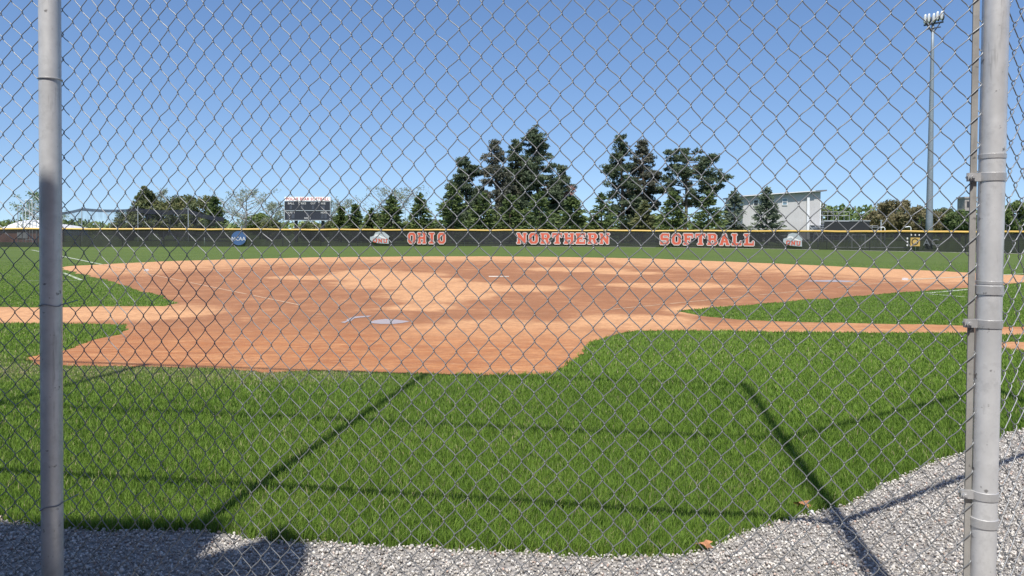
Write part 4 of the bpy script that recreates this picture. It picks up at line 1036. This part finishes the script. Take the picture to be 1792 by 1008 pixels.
def bare(px, ytop, wpx, Y, label, mat='pale', seed=0, leaves=1.0, group='budding trees beyond the outfield fence'):
    rnd = np.random.default_rng(seed + int(px)*11); p = at(px, ytop, Y); H = p.z; R = wpx/F*Y/2
    o = empty('budding_tree', (p.x, Y, 0), label, 'tree', group); q = MB(); Cs = []
    lead = [Vector((p.x + rnd.normal(0, .12)*(t > 0), Y, H*.96*t)) for t in np.linspace(0, 1, 6)]
    q.tube(lead, [.15*(1-t)+.015 for t in np.linspace(0, 1, 6)], 6, caps=False)
    nl = 34
    for i in range(nl):
        t = .16 + .80*(i+rnd.uniform())/nl; w = math.sin(math.pi*min(1, (t-.02)*.92+.08))**.6*(1.1-.35*t)
        k = min(4, int(t*5)); a = lead[k].lerp(lead[k+1], t*5-k) if k < 5 else lead[-1]
        az = rnd.uniform(0, 2*math.pi); L = R*w*rnd.uniform(.65, 1.1); d = Vector((math.cos(az), math.sin(az), rnd.uniform(.25, .75)))
        e = a + d*L; e.z = min(e.z, H*1.0); m_ = a.lerp(e, .5) + Vector((0, 0, -.05*L)); q.tube([a, m_, e], [.045, .03, .012], 4, caps=False)
        for j2 in range(5):
            s0 = rnd.uniform(.3, 1.0); b_ = a.lerp(e, s0); dd = (d.normalized() + Vector(rnd.normal(0, .55, 3))).normalized(); l2 = L*rnd.uniform(.2, .42); c = b_ + dd*l2; c.z = min(c.z, H*1.01)
            q.tube([b_, c], [.018, .008], 3, caps=False)
            m = int(10*leaves); tt = rnd.uniform(.2, 1.1, m)[:, None]; Cs.append(np.array(b_)*(1-tt) + np.array(c)*tt + rnd.normal(0, .16, (m, 3)))
    q.build('trunk', M['greybark'], o); C = np.concatenate(Cs)
    foliage('crown', C, .15*Y/105, mat, o, rnd, rnd.uniform(.2, .9, len(C)), 1.1)
    return o

# spruces along the fence, left to right
for i, (px, yt, w, Y, mt, lab) in enumerate((
    (375, 343, 46, 86, 'spruce', 'dark spruce at the right end of the left tree clump'),
    (597, 362, 34, 84, 'spruce', 'small spruce just right of the scoreboard'),
    (622, 358, 44, 82, 'spruce', 'low spruce second right of the scoreboard'),
    (650, 366, 36, 84, 'spruce', 'short spruce between two larger ones above the silver emblem'),
    (685, 341, 60, 78, 'spruce', 'medium spruce in front of the pale budding tree'),
    (735, 338, 56, 77, 'spruce', 'pointed lone spruce above the word OHIO'),
    (793, 322, 78, 79, 'spruce', 'broad spruce at the left foot of the tall pines'),
    (846, 338, 66, 76, 'spruce', 'bright green spruce below the second pine'),
    (893, 340, 66, 78, 'spruce', 'spruce above the left end of NORTHERN'),
    (945, 333, 80, 75, 'spruce', 'large green spruce under the tallest pine'),
    (1002, 343, 76, 78, 'spruce', 'spruce at the right foot of the tallest pine'),
    (1053, 338, 66, 77, 'spruce', 'spruce left of the pair of gappy pines'),
    (1128, 352, 60, 79, 'olive', 'olive coloured spruce below the brownish pine'),
    (1178, 334, 74, 75, 'spruce', 'spruce left of the top heavy pine trunk'),
    (1240, 336, 78, 76, 'spruce', 'green spruce under the right side of the top heavy pine'),
    (1286, 331, 66, 78, 'bluespruce', 'dark spruce beside the left corner of the grey building'),
    (1342, 327, 64, 74, 'bluespruce', 'pointed spruce in front of the grey building'))):
    spruce(px, yt, w, Y, lab, mat=mt, seed=i, dens=(.85, 1.25, 1.0)[i % 3])
# low filler conifers between the crowns
pine(815, 279, 104, 90, 'dense dark pine at the left end of the tall pines', prof='cone', dens=1.7, base=.06, seed=1, gap=1.2)
pine(868, 247, 78, 88, 'gappy grey brown pine second from the left', mat='pinebrown', prof='oval', dens=1.7, base=.1, seed=2, gap=.75)
pine(904, 248, 74, 92, 'dark pine left of the tallest pine', prof='oval', dens=1.9, base=.08, seed=3)
pine(940, 226, 118, 90, 'tallest pine with a pointed top in the middle of the trees', prof='cone', dens=2.1, base=.1, seed=4, gap=.85)
pd = pine(985, 290, 60, 91, 'shorter pine on the right edge of the tallest pine', prof='oval', dens=1.4, base=.1, seed=14)
M['deadneedles'] = leafmat('dead_pink_needles', [(0, (0.22, 0.11, 0.09)), (0.6, (0.42, 0.24, 0.21)), (1, (0.60, 0.40, 0.37))], 0.3)
rnd_ = np.random.default_rng(3); C_ = []
for px_, py_, rr_2 in ((994, 327, .32), (999, 331, .36), (992, 337, .34), (1000, 338, .30), (988, 343, .28), (996, 334, .4)):
    g_ = rnd_.normal(size=(60, 3))*rr_2*np.array([.6, .5, .35]); C_.append(g_ + np.array(at(px_, py_, 89.5)))
C_ = np.concatenate(C_); db = foliage('dead_branch', C_, .17, 'deadneedles', pd, rnd_, rnd_.uniform(0, 1, len(C_)), 1.6); db['label'] = 'dead pinkish brown branch'
pine(1088, 237, 86, 88, 'tall gappy pine, the left one of a pair', prof='oval', dens=1.6, base=.1, seed=5, gap=.75, bias=-.1)
pine(1126, 246, 80, 90, 'brownish pine, the right one of a pair', mat='pinebrown', prof='oval', dens=1.7, base=.1, seed=6)
pine(1204, 266, 118, 88, 'top heavy pine with a bare lower trunk and a limb reaching right', prof='top', dens=1.3, base=.36, seed=7, gap=.8, bias=.12, xoff=-8)
# left clump and others
bushy(255, 316, 84, 92, 'tall olive conifer at the left of the clump behind the barrier net', 'olive', name='conifer_tree', dens=1.3, base=.0, taper=1.05)
bushy(226, 366, 60, 90, 'low olive bush tree at the far left of the clump', 'olive', dens=.8, base=0)
bushy(306, 338, 96, 94, 'rounded olive tree in the middle of the left clump', 'olive', seed=3, base=.02)
bushy(350, 339, 88, 92, 'rounded dark tree right of the middle of the left clump', 'olive', seed=8, base=.02)
bare(284, 328, 44, 100, 'thin budding treetop rising behind the left clump', seed=2)
bare(72, 338, 95, 100, 'budding tree behind the line post at the far left', mat='fresh', seed=3, leaves=1.6)
bare(430, 332, 110, 104, 'wide pale budding tree left of the scoreboard', seed=4, leaves=1.3)
bare(480, 352, 60, 108, 'small pale budding tree touching the scoreboard', seed=5)
bare(690, 330, 130, 110, 'wide pale budding tree behind the medium spruce', seed=9, leaves=1.2)
bare(600, 350, 80, 112, 'pale budding tree right of the scoreboard', seed=12)
bushy(455, 374, 60, 112, 'low fresh green tree left of the scoreboard', 'fresh', seed=1)
bushy(475, 384, 40, 90, 'low olive shrub under the left of the scoreboard', 'olive', seed=2, dens=.7, base=0)
bushy(545, 390, 60, 96, 'low shrub under the scoreboard', 'olive', seed=4, dens=.7, base=0)
bushy(585, 380, 40, 92, 'olive shrub under the right end of the scoreboard', 'olive', seed=6, dens=.7, base=0)
bushy(660, 372, 50, 100, 'olive tree low behind the spruces left of OHIO', 'olive', seed=7, dens=.7, base=0)
bushy(1568, 345, 78, 120, 'grey brown budding tree with a round crown right of the bleachers', 'bud', seed=1, dens=.8)
bushy(1612, 360, 76, 115, 'olive brown tree left of and behind the light pole', 'bud', seed=2, dens=.9)
bushy(1648, 360, 44, 118, 'olive tree just right of the light pole', 'olive', seed=3, dens=.8)
bushy(1680, 364, 50, 110, 'dark green tree in front of the stone tower', 'spruce', seed=4, dens=.9)
bushy(1537, 366, 50, 125, 'brown budding tree behind the bleacher stairs', 'bud', seed=5, dens=.8)
bare(1548, 352, 60, 130, 'bare grey tree behind the bleacher stairs', mat='bud', seed=15, leaves=.6)
bushy(1440, 356, 34, 125, 'small tree touching the right edge of the grey building', 'olive', seed=6, dens=.7)
bushy(1780, 350, 70, 120, 'fresh green tree right of the corner post', 'fresh', seed=7, dens=.9)

# far woods along the horizon
def woods():
    rnd = np.random.default_rng(44); Cs = []; T = []
    prof_x = [-400, 0, 100, 230, 380, 500, 640, 760, 1000, 1250, 1430, 1480, 1540, 1700, 1792, 2200]
    prof_y = [380, 386, 380, 390, 388, 386, 384, 384, 384, 384, 362, 359, 362, 368, 372, 368]
    px = -400.0
    while px < 2200:
        Y = rnd.uniform(170, 200); yt = np.interp(px, prof_x, prof_y) + rnd.uniform(-2, 5); p = at(px, yt, Y); R = rnd.uniform(2.2, 3.6); tt = rnd.normal(0, .15)
        z = p.z - R*.8
        while z > -1:
            m = 55; g = rnd.normal(size=(m, 3)); g /= np.linalg.norm(g, axis=1)[:, None]; g *= R*rnd.uniform(.6, 1, m)[:, None]**.5; g[:, 2] *= .8
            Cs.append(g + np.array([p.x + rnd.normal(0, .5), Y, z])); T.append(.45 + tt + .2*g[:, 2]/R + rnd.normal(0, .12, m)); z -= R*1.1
        px += rnd.uniform(5, 10)
    C = np.concatenate(Cs); C[:, 2] = np.maximum(C[:, 2], .1)
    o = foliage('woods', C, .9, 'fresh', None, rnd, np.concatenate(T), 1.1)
    tag(o, 'distant line of green woods along the horizon', 'woods', kind='stuff')
woods()
